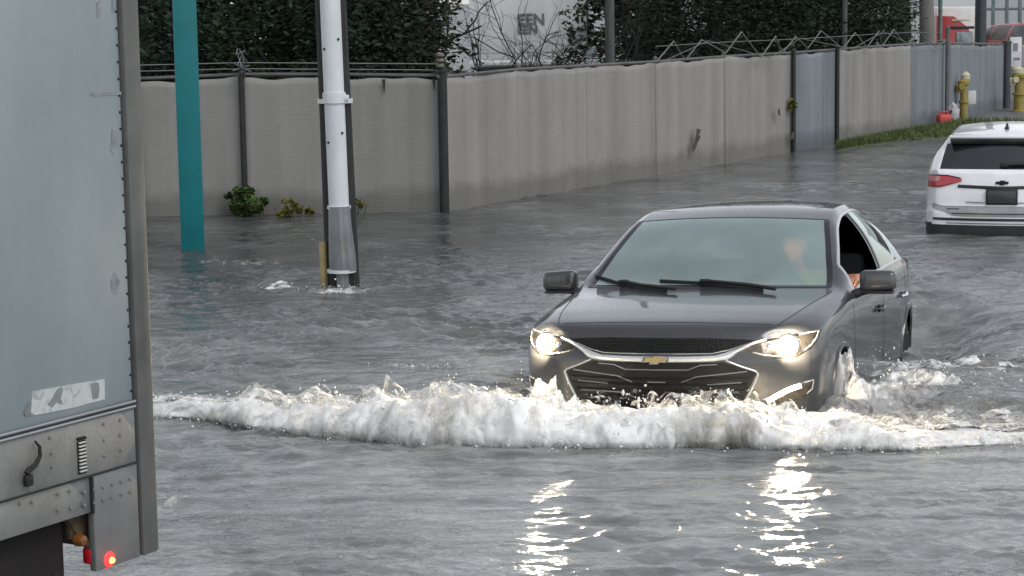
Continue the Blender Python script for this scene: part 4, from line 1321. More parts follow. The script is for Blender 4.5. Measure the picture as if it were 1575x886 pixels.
# ------------------------------------------------------------------ box truck at the left edge
def build_truck():
    P0 = on_y(209, 711, 7.5)
    ang = math.atan2(.8625, .506)
    root = empty('box_truck', (P0[0], P0[1], -.385), ang)
    tag(root, 'pale grey box truck with riveted lower rails and a lit red side lamp', 'truck')
    Z = lambda z: z + .385
    def along(px, py):      # picks a place on the side plane
        d = ray(px, py); o = np.array((0, 0, CAM_H)); nrm = np.array((.8625, -.506, 0))
        k = ((P0 - o) @ nrm) / (d @ nrm); w = o + d * k
        q = w - P0
        return q[0] * .506 + q[1] * .8625, w[2] + .385
    z1, z2, z3, z4 = along(209, 621)[1], along(209, 711)[1], along(57, 816)[1], along(243, 846)[1]     # panel foot, rail joint, rail foot, plate foot
    # side panel: dull white sheet, dirty
    m, nt, b = new_mat('dirty_white_panel')
    n1 = noise(nt, 1.4, 7, .68, stretch=(1, 1, .35)); r1 = ramp(nt, n1.outputs['Fac'], [(.28, (.19, .235, .252)), (.6, (.27, .318, .336)), (.85, (.32, .366, .382))])
    n2 = noise(nt, 7.0, 6, .75, stretch=(1, 1, .22), dist=.5); r2 = ramp(nt, n2.outputs['Fac'], [(.60, 0), (.80, 1)])
    mx = nt.nodes.new('ShaderNodeMix'); mx.data_type = 'RGBA'
    mu = nt.nodes.new('ShaderNodeMath'); mu.operation = 'MULTIPLY'; mu.inputs[1].default_value = .35
    nt.links.new(r2.outputs['Color'], mu.inputs[0]); nt.links.new(mu.outputs[0], mx.inputs['Factor'])
    nt.links.new(r1.outputs['Color'], mx.inputs['A']); mx.inputs['B'].default_value = (.20, .22, .24, 1)
    nt.links.new(mx.outputs['Result'], b.inputs['Base Color']); b.inputs['Roughness'].default_value = .24
    n3 = noise(nt, 3.0, 3, .5); bp = nt.nodes.new('ShaderNodeBump'); bp.inputs['Strength'].default_value = .25; bp.inputs['Distance'].default_value = .01
    nt.links.new(n3.outputs['Fac'], bp.inputs['Height']); nt.links.new(bp.outputs['Normal'], b.inputs['Normal'])
    panel_m = m
    alu = simple('weathered_aluminium', (.27, .275, .275), .5, metal=.35, var=.25, vscale=5, bump=.15, col2=(.17, .175, .175), stretch=(1, 1, .5))
    postm = simple('dark_grey_frame', (.125, .126, .120), .55, metal=.2, var=.25, vscale=4)
    dark = simple('shadowed_chassis', (.007, .005, .005), .9, var=.5, vscale=8)  # near black: the shadow under the box put into the colour
    L = 5.4
    MB().box((-L / 2, 1.25, (z1 + Z(3.25)) / 2), (L, 2.5, Z(3.25) - z1), .01).build('cargo_box', panel_m, root)
    # corner post: two faces, the outer one darker
    MB().box((.052, 1.25, (z4 + Z(3.27)) / 2), (.088, 2.53, Z(3.27) - z4), .012).build('corner_post', postm, root)
    ra = MB().box((-L / 2, .012, (z1 + z2) / 2 - .006), (L, .03, z1 - z2 - .016), .004).build('upper_rail', alu, root)
    rb = MB().box((-L / 2 - .12, .018, (z2 + z3) / 2), (L - .24, .03, z2 - z3 - .004), .004).build('lower_rail', alu, root)
    MB().box((-.118, .010, (z2 + z4) / 2), (.238, .03, z2 - z4), .006).build('end_plate', simple('end_plate_metal', (.185, .19, .19), .5, metal=.3, var=.2, vscale=5), root)
    # double bead under the panel
    bd = MB()
    for q, w in ((0, .007), (.018, .007)):
        bd.tube([(-L, -.006, z1 - .006 + q), (0, -.006, z1 - .006 + q)], w, 8)
    bd.split('bead', M['alloy'], root)
    gp = MB().box((-L / 2, -.003, z1 + .003), (L, .006, .008)).box((-L / 2, -.005, z2), (L, .006, .006)).box((-.24, -.003, (z2 + z3) / 2), (.010, .012, z2 - z3))
    gp.build('seam', M['black_matt'], root)
    # rivets along the panel edge by the post and bolts in the rails
    rv = MB()
    for z in np.arange(z1 + .05, Z(3.2), .058):
        rv.lathe([(0, -.0035), (.004, -.003), (.006, .002)], 'Y', (-.012, 0, z), 10)
    rv.split('rivet', M['rubber'], root)
    bt = MB()
    def along(px, py):      # picks a place on the side plane
        d = ray(px, py); o = np.array((0, 0, CAM_H)); nrm = np.array((.8625, -.506, 0))
        k = ((P0 - o) @ nrm) / (d @ nrm); w = o + d * k
        q = w - P0
        return q[0] * .506 + q[1] * .8625, w[2] + .385
    for px, py in ((158, 652), (183, 646), (158, 677), (183, 669), (159, 701), (184, 692), (75, 673), (77, 697), (78, 718), (30, 774), (48, 772), (88, 760), (106, 755), (88, 785), (108, 782)):
        t, z = along(px, py); bt.lathe([(0, -.010), (.005, -.009), (.0065, -.002)], 'Y', (t, 0, z), 10)
    for k in range(6):
        for j in range(2):
            t, z = along(128 + k * 14, 757 - k * 4.2 + j * 20); bt.lathe([(0, -.011), (.006, -.010), (.008, -.002)], 'Y', (t, 0, z), 10)
    bt.split('bolt', alu, root)
    # vent slots
    v = MB(); t, z = along(124, 703)
    for k in range(9):
        v.box((t, -.008, z - .048 + k * .0125), (.034, .012, .006), .002)
    v.build('vent', M['white_strip'], root)
    MB().box((t, -.006, z + .066), (.042, .016, .010), .003).box((t, -.001, z), (.040, .012, .115)).build('vent_slot', dark, root)
    # hanging strap with its buckle
    h = MB()
    pts = [along(*q) for q in ((47, 678), (54, 686), (55, 700), (48, 714), (38, 722), (34, 728))]
    h.tube([(a, -.020, c) for a, c in pts], [.004, .006, .007, .009, .010, .010], 8)
    t, z = along(37, 738); h.box((t, -.02, z), (.034, .02, .040), .006)
    h.build('strap', M['rubber'], root)
    # peeled sticker
    c = [along(*q) for q in ((50, 602), (105, 592), (160, 583), (161, 614), (108, 628), (46, 640))]
    st, nt2, b2 = new_mat('worn_sticker')
    nn = noise(nt2, 16, 6, .7, dist=1.5); r = ramp(nt2, nn.outputs['Fac'], [(.36, (.30, .32, .30)), (.48, (.46, .50, .50)), (.75, (.54, .57, .57))])
    nt2.links.new(r.outputs['Color'], b2.inputs['Base Color']); b2.inputs['Roughness'].default_value = .6
    MB().prism([(a, -.002, z_) for a, z_ in c], (0, 0, 0), (0, .004, 0)).build('sticker', st, root, smooth=False)
    sm = MB()
    for pl in (((72, 622), (80, 612), (86, 600), (93, 594), (96, 600), (92, 612), (96, 622), (86, 618), (80, 626)), ((36, 634), (44, 618), (48, 618), (46, 634), (52, 638), (38, 640)), ((140, 590), (150, 588), (152, 596), (150, 612), (142, 614), (140, 604))):
        q = [along(*p) for p in pl]
        sm.prism([(a, -.0036, z_) for a, z_ in q], (0, 0, 0), (0, .003, 0))
    sm.split('sticker_smudge', simple('ink_smudge', (.20, .22, .21), .7, var=.3), root, smooth=False)
    # scuffs on the panel
    sc = MB()
    for pl in (((172, 200), (178, 192), (180, 222), (174, 240), (170, 230)), ((170, 432), (176, 418), (184, 432), (180, 452), (172, 450)), ((148, 5), (154, 0), (155, 20), (150, 28)), ((172, 0), (176, 0), (176, 16), (172, 20)), ((140, 143), (186, 141), (186, 146), (140, 148))):
        q = [along(*p) for p in pl]
        sc.prism([(a, -.0016, z_) for a, z_ in q], (0, 0, 0), (0, .002, 0))
    sc.split('scuff_mark', simple('scuff', (.22, .24, .26), .7, var=.3, vscale=20), root, smooth=False)
    # chassis, wheel, mud flap
    MB().box((-L / 2 - .16, 1.25, z3 - .26), (L - .28, 2.36, .52), .03).box((-L / 2 - .5, .75, z3 - .30), (L - 1.2, .12, .22), .02).box((-L / 2 - .5, 1.75, z3 - .30), (L - 1.2, .12, .22), .02).build('chassis', dark, root)
    for yy in (.32, 2.18):
        for x in (-.95, -4.4):
            make_wheel('wheel', root, (x, yy, .50), -1 if yy < 1 else 1, .50, .26, 8).rotation_euler = (0, 0, R(90))
    MB().box((-.36, .34, .62), (.02, .55, .56), .006).build('mud_flap', M['rubber'], root)
    # lamp bracket: amber marker and lit red lamp under the end plate
    t, z = along(165, 855)
    t2, z2_ = along(132, 832)
    br = empty('lamp_bracket', (0, 0, 0), 0, root)
    MB().tube([(t2 - .02, .06, z2_ + .08), (t2 + .01, .04, z2_ + .01), (t, .03, z - .01)], [.02, .016, .016], 8).box((t2 + .02, .06, z2_ + .05), (.09, .03, .10), .008).build('arm', simple('rusty_bracket', (.05, .036, .02), .8, var=.5, vscale=20), br)
    MB().lathe([(0, -.018), (.017, -.013), (.023, 0), (.023, .02)], 'Y', (t2, .02, z2_), 20).build('amber_lamp', M['amber'], br)
    MB().lathe([(0, -.024), (.026, -.018), (.036, 0), (.036, .03)], 'Y', (t + .004, .01, z - .012), 22).build('red_lamp', M['red_on'], br)
    MB().lathe([(0, -.030), (.009, -.027), (.013, -.014)], 'Y', (t + .008, .006, z - .016), 14).build('lamp_core', M['hot_on'], br)
    MB().box((t - .035, .035, z + .01), (.07, .04, .06), .01).build('lamp_body', M['red_lamp'], br)
    l = bpy.data.lights.new('side_lamp_glow', 'POINT'); l.energy = .03; l.color = (1, .1, .05); l.shadow_soft_size = .03
    o = bpy.data.objects.new('side_lamp_glow', l); link(o, root); o.location = (t + .02, -.06, z - .02)
    return root

# ------------------------------------------------------------------ posts and poles
def build_poles():
    # teal square post of the roadside sign
    p = on_z(297, 383, 0)
    teal = simple('teal_painted_steel', (.004, .165, .185), .45, var=.13, vscale=2.5, bump=.2)
    r = empty('sign_post', (p[0], p[1], -.4), R(8))
    tag(r, 'teal painted square post standing in the water by the fence', 'post')
    MB().box((0, 0, 2.7), (.235, .20, 5.4), .012).build('shaft', teal, r)
    MB().box((0, 0, .012), (.44, .42, .025), .004).build('base_plate', teal, r)
    # dark wooden utility pole with pale cable guard
    b0 = on_z(526, 440, 0)
    top = on_y(507, 0, b0[1])
    d = (top - b0) / (top[2] - b0[2])
    at = lambda z, dx=0, dy=0: (b0[0] + d[0] * z + dx, b0[1] + dy, z)
    r = empty('utility_pole', (b0[0], b0[1], -.4))
    tag(r, 'leaning dark wooden utility pole with a pale cable guard', 'utility pole')
    wood = simple('tarred_wood', (.018, .018, .018), .75, var=.5, vscale=4, bump=.6, bscale=18, stretch=(6, 6, .6))
    o3 = np.array((b0[0], b0[1], -.4))
    rel = lambda q: tuple(np.array(q) - o3)
    MB().tube([rel(at(z, 0, .10)) for z in (-.4, 0, 1, 2, 3, 5, 7)], [.152, .148, .142, .136, .132, .122, .112], 28).build('pole_shaft', wood, r)
    pvc = simple('pale_grey_cable_guard', (.60, .635, .655), .35, var=.10, vscale=4, stretch=(1, 1, .4))
    galv = simple('galvanised_sheet', (.20, .215, .225), .38, metal=.5, var=.18, vscale=5)
    zz = lambda py: on_y(520, py, b0[1])[2]
    za, zb_, zc = zz(318), zz(415), zz(150)
    MB().tube([rel(at(z, .006, -.035)) for z in np.linspace(za, 3.6, 14)], .088, 24).build('cable_guard', pvc, r)
    MB().tube([rel(at(z, .010 + k, -.055)) for z, k in ((zb_, .010), (zb_ + .12, .008), (za - .15, 0), (za + .01, 0))], [.118, .118, .100, .094], 24).build('lower_sleeve', galv, r)
    MB().tube([rel(at(z, .016, -.09)) for z in (-.35, 0, zb_ + .01)], [.055, .055, .055], 16).build('riser_pipe', galv, r)
    bd = MB()
    for z, rr, t in ((zc, .098, .045), (zc - .03, .150, .018), (za, .100, .012), (zb_, .122, .014)):
        yo = -.035 if rr < .14 else .05
        bd.lathe([(rr * .96, -t), (rr * 1.03, -t), (rr * 1.03, t), (rr * .96, t)], 'Z', rel(at(z, .006, yo if z != zb_ else -.055)), 28)
    bd.box(rel(at(zc, .10, -.06)), (.07, .05, .05), .008)
    bd.split('band', pvc, r)
    sc = MB()
    for z in (.55, 1.3, 2.1):
        for sx in (-1, 1):
            sc.lathe([(0, -.014), (.010, -.010), (.012, .004)], 'Y', rel(at(z + .04 * sx, .006 + sx * .062, -.10)), 10)
    sc.split('screw', M['black_matt'], r)
    MB().tube([rel(at(z, -.155, .03)) for z in (-.4, .38)], [.035, .035], 12).build('marker_guard', simple('faded_yellow_guard', (.36, .29, .13), .6, var=.2), r)

# ------------------------------------------------------------------ fences with privacy cloth
def cloth_mat(name, hi, lo, ribs=True):
    m, nt, b = new_mat(name)
    tc = nt.nodes.new('ShaderNodeTexCoord')
    n1 = noise(nt, 1.2, 5, .6, stretch=(2.6, 2.6, .06)); n2 = noise(nt, 2.2, 6, .7, stretch=(1, 1, .5))
    ad = nt.nodes.new('ShaderNodeMath'); ad.operation = 'MULTIPLY_ADD'; ad.inputs[1].default_value = .55
    nt.links.new(n2.outputs['Fac'], ad.inputs[0]); nt.links.new(n1.outputs['Fac'], ad.inputs[2])
    r = ramp(nt, ad.outputs[0], [(.58, lo), (.92, hi)])
    w = nt.nodes.new('ShaderNodeTexWave'); w.wave_type = 'BANDS'; w.bands_direction = 'Z'; w.inputs['Scale'].default_value = 10.5
    w.inputs['Distortion'].default_value = .4; w.inputs['Detail'].default_value = 1
    nt.links.new(tc.outputs['Object'], w.inputs['Vector'])
    rm = ramp(nt, w.outputs['Fac'], [(0, .94), (1, 1.0)])
    mx = nt.nodes.new('ShaderNodeMix'); mx.data_type = 'RGBA'; mx.blend_type = 'MULTIPLY'; mx.inputs['Factor'].default_value = 1.0 if ribs else .3
    nt.links.new(r.outputs['Color'], mx.inputs['A']); nt.links.new(rm.outputs['Color'], mx.inputs['B'])
    nt.links.new(mx.outputs['Result'], b.inputs['Base Color'])
    sp = nt.nodes.new('ShaderNodeSeparateXYZ'); nt.links.new(tc.outputs['Object'], sp.inputs[0])
    n4 = noise(nt, 2.5, 5, .6); a4 = nt.nodes.new('ShaderNodeMath'); a4.operation = 'MULTIPLY_ADD'; a4.inputs[1].default_value = -.35
    nt.links.new(n4.outputs['Fac'], a4.inputs[0]); nt.links.new(sp.outputs['Z'], a4.inputs[2])
    wet = ramp(nt, a4.outputs[0], [(.0, (.66, .66, .65)), (.16, 1.0)])      # soaked band above the flood line
    m2 = nt.nodes.new('ShaderNodeMix'); m2.data_type = 'RGBA'; m2.blend_type = 'MULTIPLY'; m2.inputs['Factor'].default_value = 1.0
    nt.links.new(mx.outputs['Result'], m2.inputs['A']); nt.links.new(wet.outputs['Color'], m2.inputs['B'])
    nt.links.new(m2.outputs['Result'], b.inputs['Base Color'])
    b.inputs['Roughness'].default_value = .85
    bp = nt.nodes.new('ShaderNodeBump'); bp.inputs['Strength'].default_value = .12; bp.inputs['Distance'].default_value = .01
    nt.links.new(w.outputs['Fac'], bp.inputs['Height']); nt.links.new(bp.outputs['Normal'], b.inputs['Normal'])
    return m

def fence_top(px, py, base):
    return on_y(px, py, base[1])[2]

def build_fences():
    clA = cloth_mat('grey_privacy_cloth', (.268, .262, .250), (.210, .206, .196))
    clB = cloth_mat('tan_grey_privacy_cloth', (.290, .280, .262), (.218, .210, .195))
    clC = cloth_mat('blue_grey_privacy_cloth', (.20, .225, .245), (.14, .16, .175), False)
    blk = simple('black_post', (.014, .014, .014), .6, var=.4, vscale=9, bump=.3)
    gal = simple('grey_galvanised', (.12, .122, .122), .6, metal=.3, var=.2)
    wire = simple('barbed_wire', (.17, .175, .17), .6, metal=.3, var=.2)
    def panel(parent, a, b, za, zb, mat, seed, fold=.02, sag=.03, o=None):
        a, b = np.array(a), np.array(b)
        L = np.linalg.norm(b - a); d = (b - a) / L; n = np.array((d[1], -d[0]))
        if n[1] > 0: n = -n
        nx, nz = max(8, int(L / .045)), 26
        r = np.random.default_rng(seed)
        fr = [(r.uniform(.5, 7), r.uniform(0, 6.28), r.uniform(.3, 1)) for _ in range(9)]
        V = []
        for i in range(nx):
            s = i / (nx - 1); x = s * L
            ft = sum(q * math.sin(f * x + p) for f, p, q in fr) / 3
            zt = za + (zb - za) * s - sag * (1 - abs(2 * s - 1) ** 1.5) + .012 * math.sin(x * 5 + seed) + .008 * math.sin(x * 13 + seed * 2)
            for j in range(nz):
                v = j / (nz - 1)
                z = -.42 + (zt + .42) * v
                k = fold * ft * (.45 + .55 * math.sin(math.pi * v)) * (0 if i in (0, nx - 1) else 1)
                p = a + d * x + n * (k - .012)
                V.append((p[0], p[1], z))
        F = Hull.gridF(nx, nz)
        ob = mk('screen_cloth', V, F, mat, parent, True)
        md = ob.modifiers.new('thick', 'SOLIDIFY'); md.thickness = .004
        return ob
    def post(parent, p, z, rad, mat, name='post', nz=12):
        MB().tube([(p[0], p[1], -.45), (p[0], p[1], z)], rad, nz).lathe([(rad * 1.15, 0), (rad * 1.15, .03), (0, .06)], 'Z', (p[0], p[1], z - .02), nz).build(name, mat, parent)
    def toprail(parent, a, b, za, zb):
        MB().tube([(a[0], a[1] + .035, za), (b[0], b[1] + .035, zb)], .021, 10).build('top_rail', gal, parent)

    # --- fence A: near run, square to the view
    A = empty('cloth_fence', (0, 0, 0)); tag(A, 'grey privacy-cloth fence on black posts behind the teal post', 'fence')
    y0 = on_z(690, 326, 0)[1]
    xa = [on_y(px, 320, y0 + .0)[0] for px in (60, 215, 378, 520, 687)]
    zt = [on_y(px, py, y0)[2] for px, py in ((60, 127), (215, 126), (378, 119), (520, 119), (687, 121))]
    for k in range(4):
        panel(A, (xa[k], y0), (xa[k + 1], y0), zt[k] - .0, zt[k + 1], clA, 20 + k, .016, .012)
        toprail(A, (xa[k], y0), (xa[k + 1], y0), zt[k] + .035, zt[k + 1] + .035)
    for k, (rad, up) in enumerate(((.03, .1), (.03, .1), (.034, .12), (.03, .1))):
        post(A, (xa[k], y0 - .04), zt[k] + up, rad, blk)
    # wires above and barbed arm on the left post
    w = MB()
    for h in (.10, .17):
        w.tube([(xa[0], y0, zt[0] + h), (xa[2], y0, zt[2] + h), (xa[4], y0, zt[4] + h)], .007, 5)
    arm = [(xa[2], y0 - .05, zt[2] + .08), (xa[2] + .05, y0 - .10, zt[2] + .22), (xa[2] + .02, y0 - .16, zt[2] + .30)]
    w.tube(arm, .012, 6)
    for k in range(14):
        c = Vector((xa[2] + RNG.uniform(-.04, .09), y0 - .10 + RNG.uniform(-.05, .05), zt[2] + RNG.uniform(.02, .30)))
        q = Vector(RNG.normal(0, .05, 3)); w.tube([c - q, c + q], .007, 4)
    w.build('barbed_wire', wire, A)
    # corner post, heavy, wrapped with chain above the cloth
    c = (xa[4] - .02, y0 - .09)
    post(A, c, zt[4] + .10, .056, blk, 'corner_post', 16)
    ch = MB()
    for k in range(5):
        ch.lathe([(.02, -.026), (.046, -.016), (.050, 0), (.046, .016), (.02, .026)], 'Z', (c[0] - .02, c[1], zt[4] + .03 + k * .062), 14)
    ch.build('chain', simple('rusty_chain', (.14, .13, .105), .7, var=.5, vscale=30), A)
    tr = MB()
    for px, py0, py1, wd in ((590, 122, 146, .022), (667, 122, 140, .018)):
        t0, t1 = on_y(px, py0, y0 - .03), on_y(px + 1, py1, y0 - .03)
        tr.prism([(t0[0] - wd, t0[1], t0[2]), (t0[0] + wd, t0[1], t0[2]), (t0[0] + wd * .7, t0[1], (t0[2] + t1[2]) / 2), (t1[0], t1[1], t1[2])], (0, 0, 0), (0, .006, 0))
    tr.split('tear', M['black_matt'], A, smooth=False)

    # --- fence B: long run receding to the right
    B = empty('cloth_fence', (0, 0, 0)); tag(B, 'tan-grey privacy-cloth fence topped with coiled wire along the flooded road', 'fence')
    cuts = [(690, 326, 119), (800, 305, 108), (905, 286, 102), (1010, 270, 96), (1115, 254, 88), (1220, 237, 82), (1287, 225, 77), (1350, 212, 72), (1400, 203, 69), (1450, 193, 68)]
    P, T = [], []
    a, b = on_z(690, 326, 0), on_z(1287, 222, 0)
    dirB = (b - a)[:2] / np.linalg.norm((b - a)[:2])
    for px, pyb, pyt in cuts:
        # meet the straight fence line in plan
        d = ray(px, pyb); dd = np.array((d[0], d[1]))
        Mx = np.array([[dd[0], -dirB[0]], [dd[1], -dirB[1]]]); k = np.linalg.solve(Mx, a[:2])
        q = dd * k[0]; P.append(q); T.append(on_y(px, pyt, q[1])[2])
    mats = [clB, clB, clB, clB, clB, clC, clB, clB, clC]
    print('fence tops', [round(float(t), 2) for t in T], 'dist', [round(float(p[1]), 1) for p in P])
    for k in range(len(P) - 1):
        panel(B, P[k], P[k + 1], T[k], T[k + 1], mats[k], 40 + k, .035, .02)
        toprail(B, P[k], P[k + 1], T[k] + .01, T[k + 1] + .01)
    for k in range(1, len(P)):
        vis = k in (5, 6)
        off = -.05 if vis else .13
        post(B, (P[k][0], P[k][1] + off), T[k] + .05, .034 if vis else .03, blk if vis else gal)
    rz = MB()
    s0, s1 = P[3], P[-1]; L = np.linalg.norm(s1 - s0); d = (s1 - s0) / L; n = np.array((-d[1], d[0]))
    zz0, zz1 = T[3], T[-1]
    zig = []
    step = 1.12; nzg = int(L / step)
    for i in range(nzg + 1):
        for s_, h in ((0, .04), (.5, .33)):
            s = (i + s_) * step
            if s > L: break
            if 11.0 < s < 12.8: h *= .4
            q = s0 + d * s + n * (.10 * math.sin(i * 1.7))
            zig.append((q[0], q[1], zz0 + (zz1 - zz0) * s / L + h + RNG.uniform(-.07, .05)))
    rz.tube(zig, .010, 6)
    zig2 = [(p[0] + d[0] * .25 + RNG.normal(0, .03), p[1] + d[1] * .25, p[2] + RNG.normal(0, .03)) for p in zig]
    rz.tube(zig2[::3], .006, 5)
    for h in (.22,):
        rz.tube([(P[k][0], P[k][1], T[k] + h) for k in range(3, len(P))], .006, 5)
    rz.build('razor_wire', wire, B)
    tr = MB()
    for pl in (((1067, 197), (1074, 199), (1071, 206), (1073, 211), (1068, 219), (1066, 227), (1061, 234), (1060, 226), (1064, 216), (1066, 207)), ((1214, 203), (1218, 203), (1216, 214), (1211, 212)), ((1192, 168), (1195, 166), (1196, 178), (1192, 176))):
        q = []
        for px, py in pl:
            dr = ray(px, py); dd = dr[:2]
            Mx = np.array([[dd[0], -dirB[0]], [dd[1], -dirB[1]]]); k = np.linalg.solve(Mx, a[:2])
            w3 = np.array((0, 0, CAM_H)) + dr * k[0]
            q.append((w3[0] + .04 * dirB[1], w3[1] - .09, w3[2]))
        tr.prism(q, (0, 0, 0), (0, .006, 0))
    tr.split('tear', simple('torn_hole', (.065, .058, .048), .9, var=.4), B, smooth=False)
    iv, jf = leaf_mass(P[5][0] - .02, P[5][1] - .14, T[5] - .82, .10, .06, .20, 90, .045, 5)
    # --- gate C
    G = empty('gate_fence', (0, 0, 0)); tag(G, 'blue-grey cloth covered gate beyond the grass verge', 'fence')
    g0 = P[-1]
    g1y = g0[1] + 5.0
    g1 = np.array((on_y(1546, 170, g1y)[0], g1y)); g2 = np.array((on_y(1640, 168, g1y + .6)[0], g1y + .6))
    t1 = on_y(1546, 68, g1y)[2]
    panel(G, g0, g1, T[-1] + .02, t1, clC, 70, .01, .05)
    lil = cloth_mat('lilac_grey_cloth', (.27, .265, .275), (.20, .195, .21), False)
    panel(G, g1, g2, t1, t1 + .02, lil, 71, .01, .02)
    toprail(G, g0, g1, T[-1] + .02, t1); toprail(G, g1, g2, t1, t1 + .02)
    post(G, (g1[0], g1[1] - .10), t1 + .05, .085, simple('dark_gate_post', (.045, .05, .06), .5, var=.2), 'gate_post', 16)
    post(G, (g0[0] + .06, g0[1] - .08), T[-1] + .3, .04, gal)
    s = MB(); q = on_y(1562, 80, g1y - .1); s.box((q[0], g1y - .12, q[2]), (.24, .012, .62), .003)
    sg = s.build('notice_board', simple('white_notice', (.62, .62, .63), .5, var=.12, vscale=9), G)
    k = MB(); k.box((q[0] - .01, g1y - .13, q[2] + .10), (.10, .006, .16)).box((q[0] + .02, g1y - .13, q[2] - .14), (.13, .006, .05)).build('notice_mark', simple('grey_print', (.20, .20, .23), .6, var=.2), sg)
    # rubbish caught at the foot of the gate post
    return P, T, (g0, g1, g2), (iv, jf)

# ------------------------------------------------------------------ foliage
def leaf_mass(cx, cy, cz, rx, ry, rz, n, size, seed, shell=.0):
    r = np.random.default_rng(seed)
    nc = max(3, n // 45)
    cl = r.normal(0, 1, (nc, 3)); cl /= np.linalg.norm(cl, axis=1)[:, None]
    cl *= (r.uniform(0.15, 1, (nc, 1)) ** .45)
    cr = r.uniform(.14, .34, nc)
    k = r.integers(0, nc, n)
    off = r.normal(0, 1, (n, 3)); off /= np.linalg.norm(off, axis=1)[:, None]
    p = cl[k] + off * (r.uniform(.2, 1, (n, 1)) ** .5) * cr[k][:, None]
    p = p * np.array((rx, ry, rz)) + np.array((cx, cy, cz))
    a = r.normal(0, 1, (n, 3)); a[:, 2] *= .6; a /= np.linalg.norm(a, axis=1)[:, None]
    b = np.cross(a, r.normal(0, 1, (n, 3))); b /= np.linalg.norm(b, axis=1)[:, None] + 1e-9
    s = size * r.uniform(.6, 1.5, (n, 1))
    V = np.empty((n * 4, 3))
    V[0::4] = p - a * s; V[1::4] = p + b * s * .45; V[2::4] = p + a * s; V[3::4] = p - b * s * .45
    F = np.arange(n * 4).reshape(n, 4)
    return V, F

def leaf_mat(name, hi, lo, scale=1.6):
    m, nt, b = new_mat(name)
    n = noise(nt, scale, 6, .7); r = ramp(nt, n.outputs['Fac'], [(.35, lo), (.66, hi)])
    nt.links.new(r.outputs['Color'], b.inputs['Base Color']); b.inputs['Roughness'].default_value = .7
    b.inputs['Specular IOR Level'].default_value = .15
    return m

def branchy(mb, p, d, L, r0, depth, rg, spread=.55, droop=0.0, n=4):
    q = [Vector(p)]
    dd = Vector(d).normalized()
    k = 5
    for i in range(k):
        dd = (dd + Vector(rg.normal(0, .12, 3)) + Vector((0, 0, -droop))).normalized()
        q.append(q[-1] + dd * L / k)
    mb.tube(q, list(np.linspace(r0, r0 * .55, k + 1)), n, False)
    if depth <= 0: return
    for _ in range(rg.integers(3, 6)):
        t = rg.integers(1, k + 1)
        nd = (dd + Vector(rg.normal(0, spread, 3))).normalized()
        branchy(mb, q[t], nd, L * rg.uniform(.5, .8), r0 * .5, depth - 1, rg, spread, droop, 3)

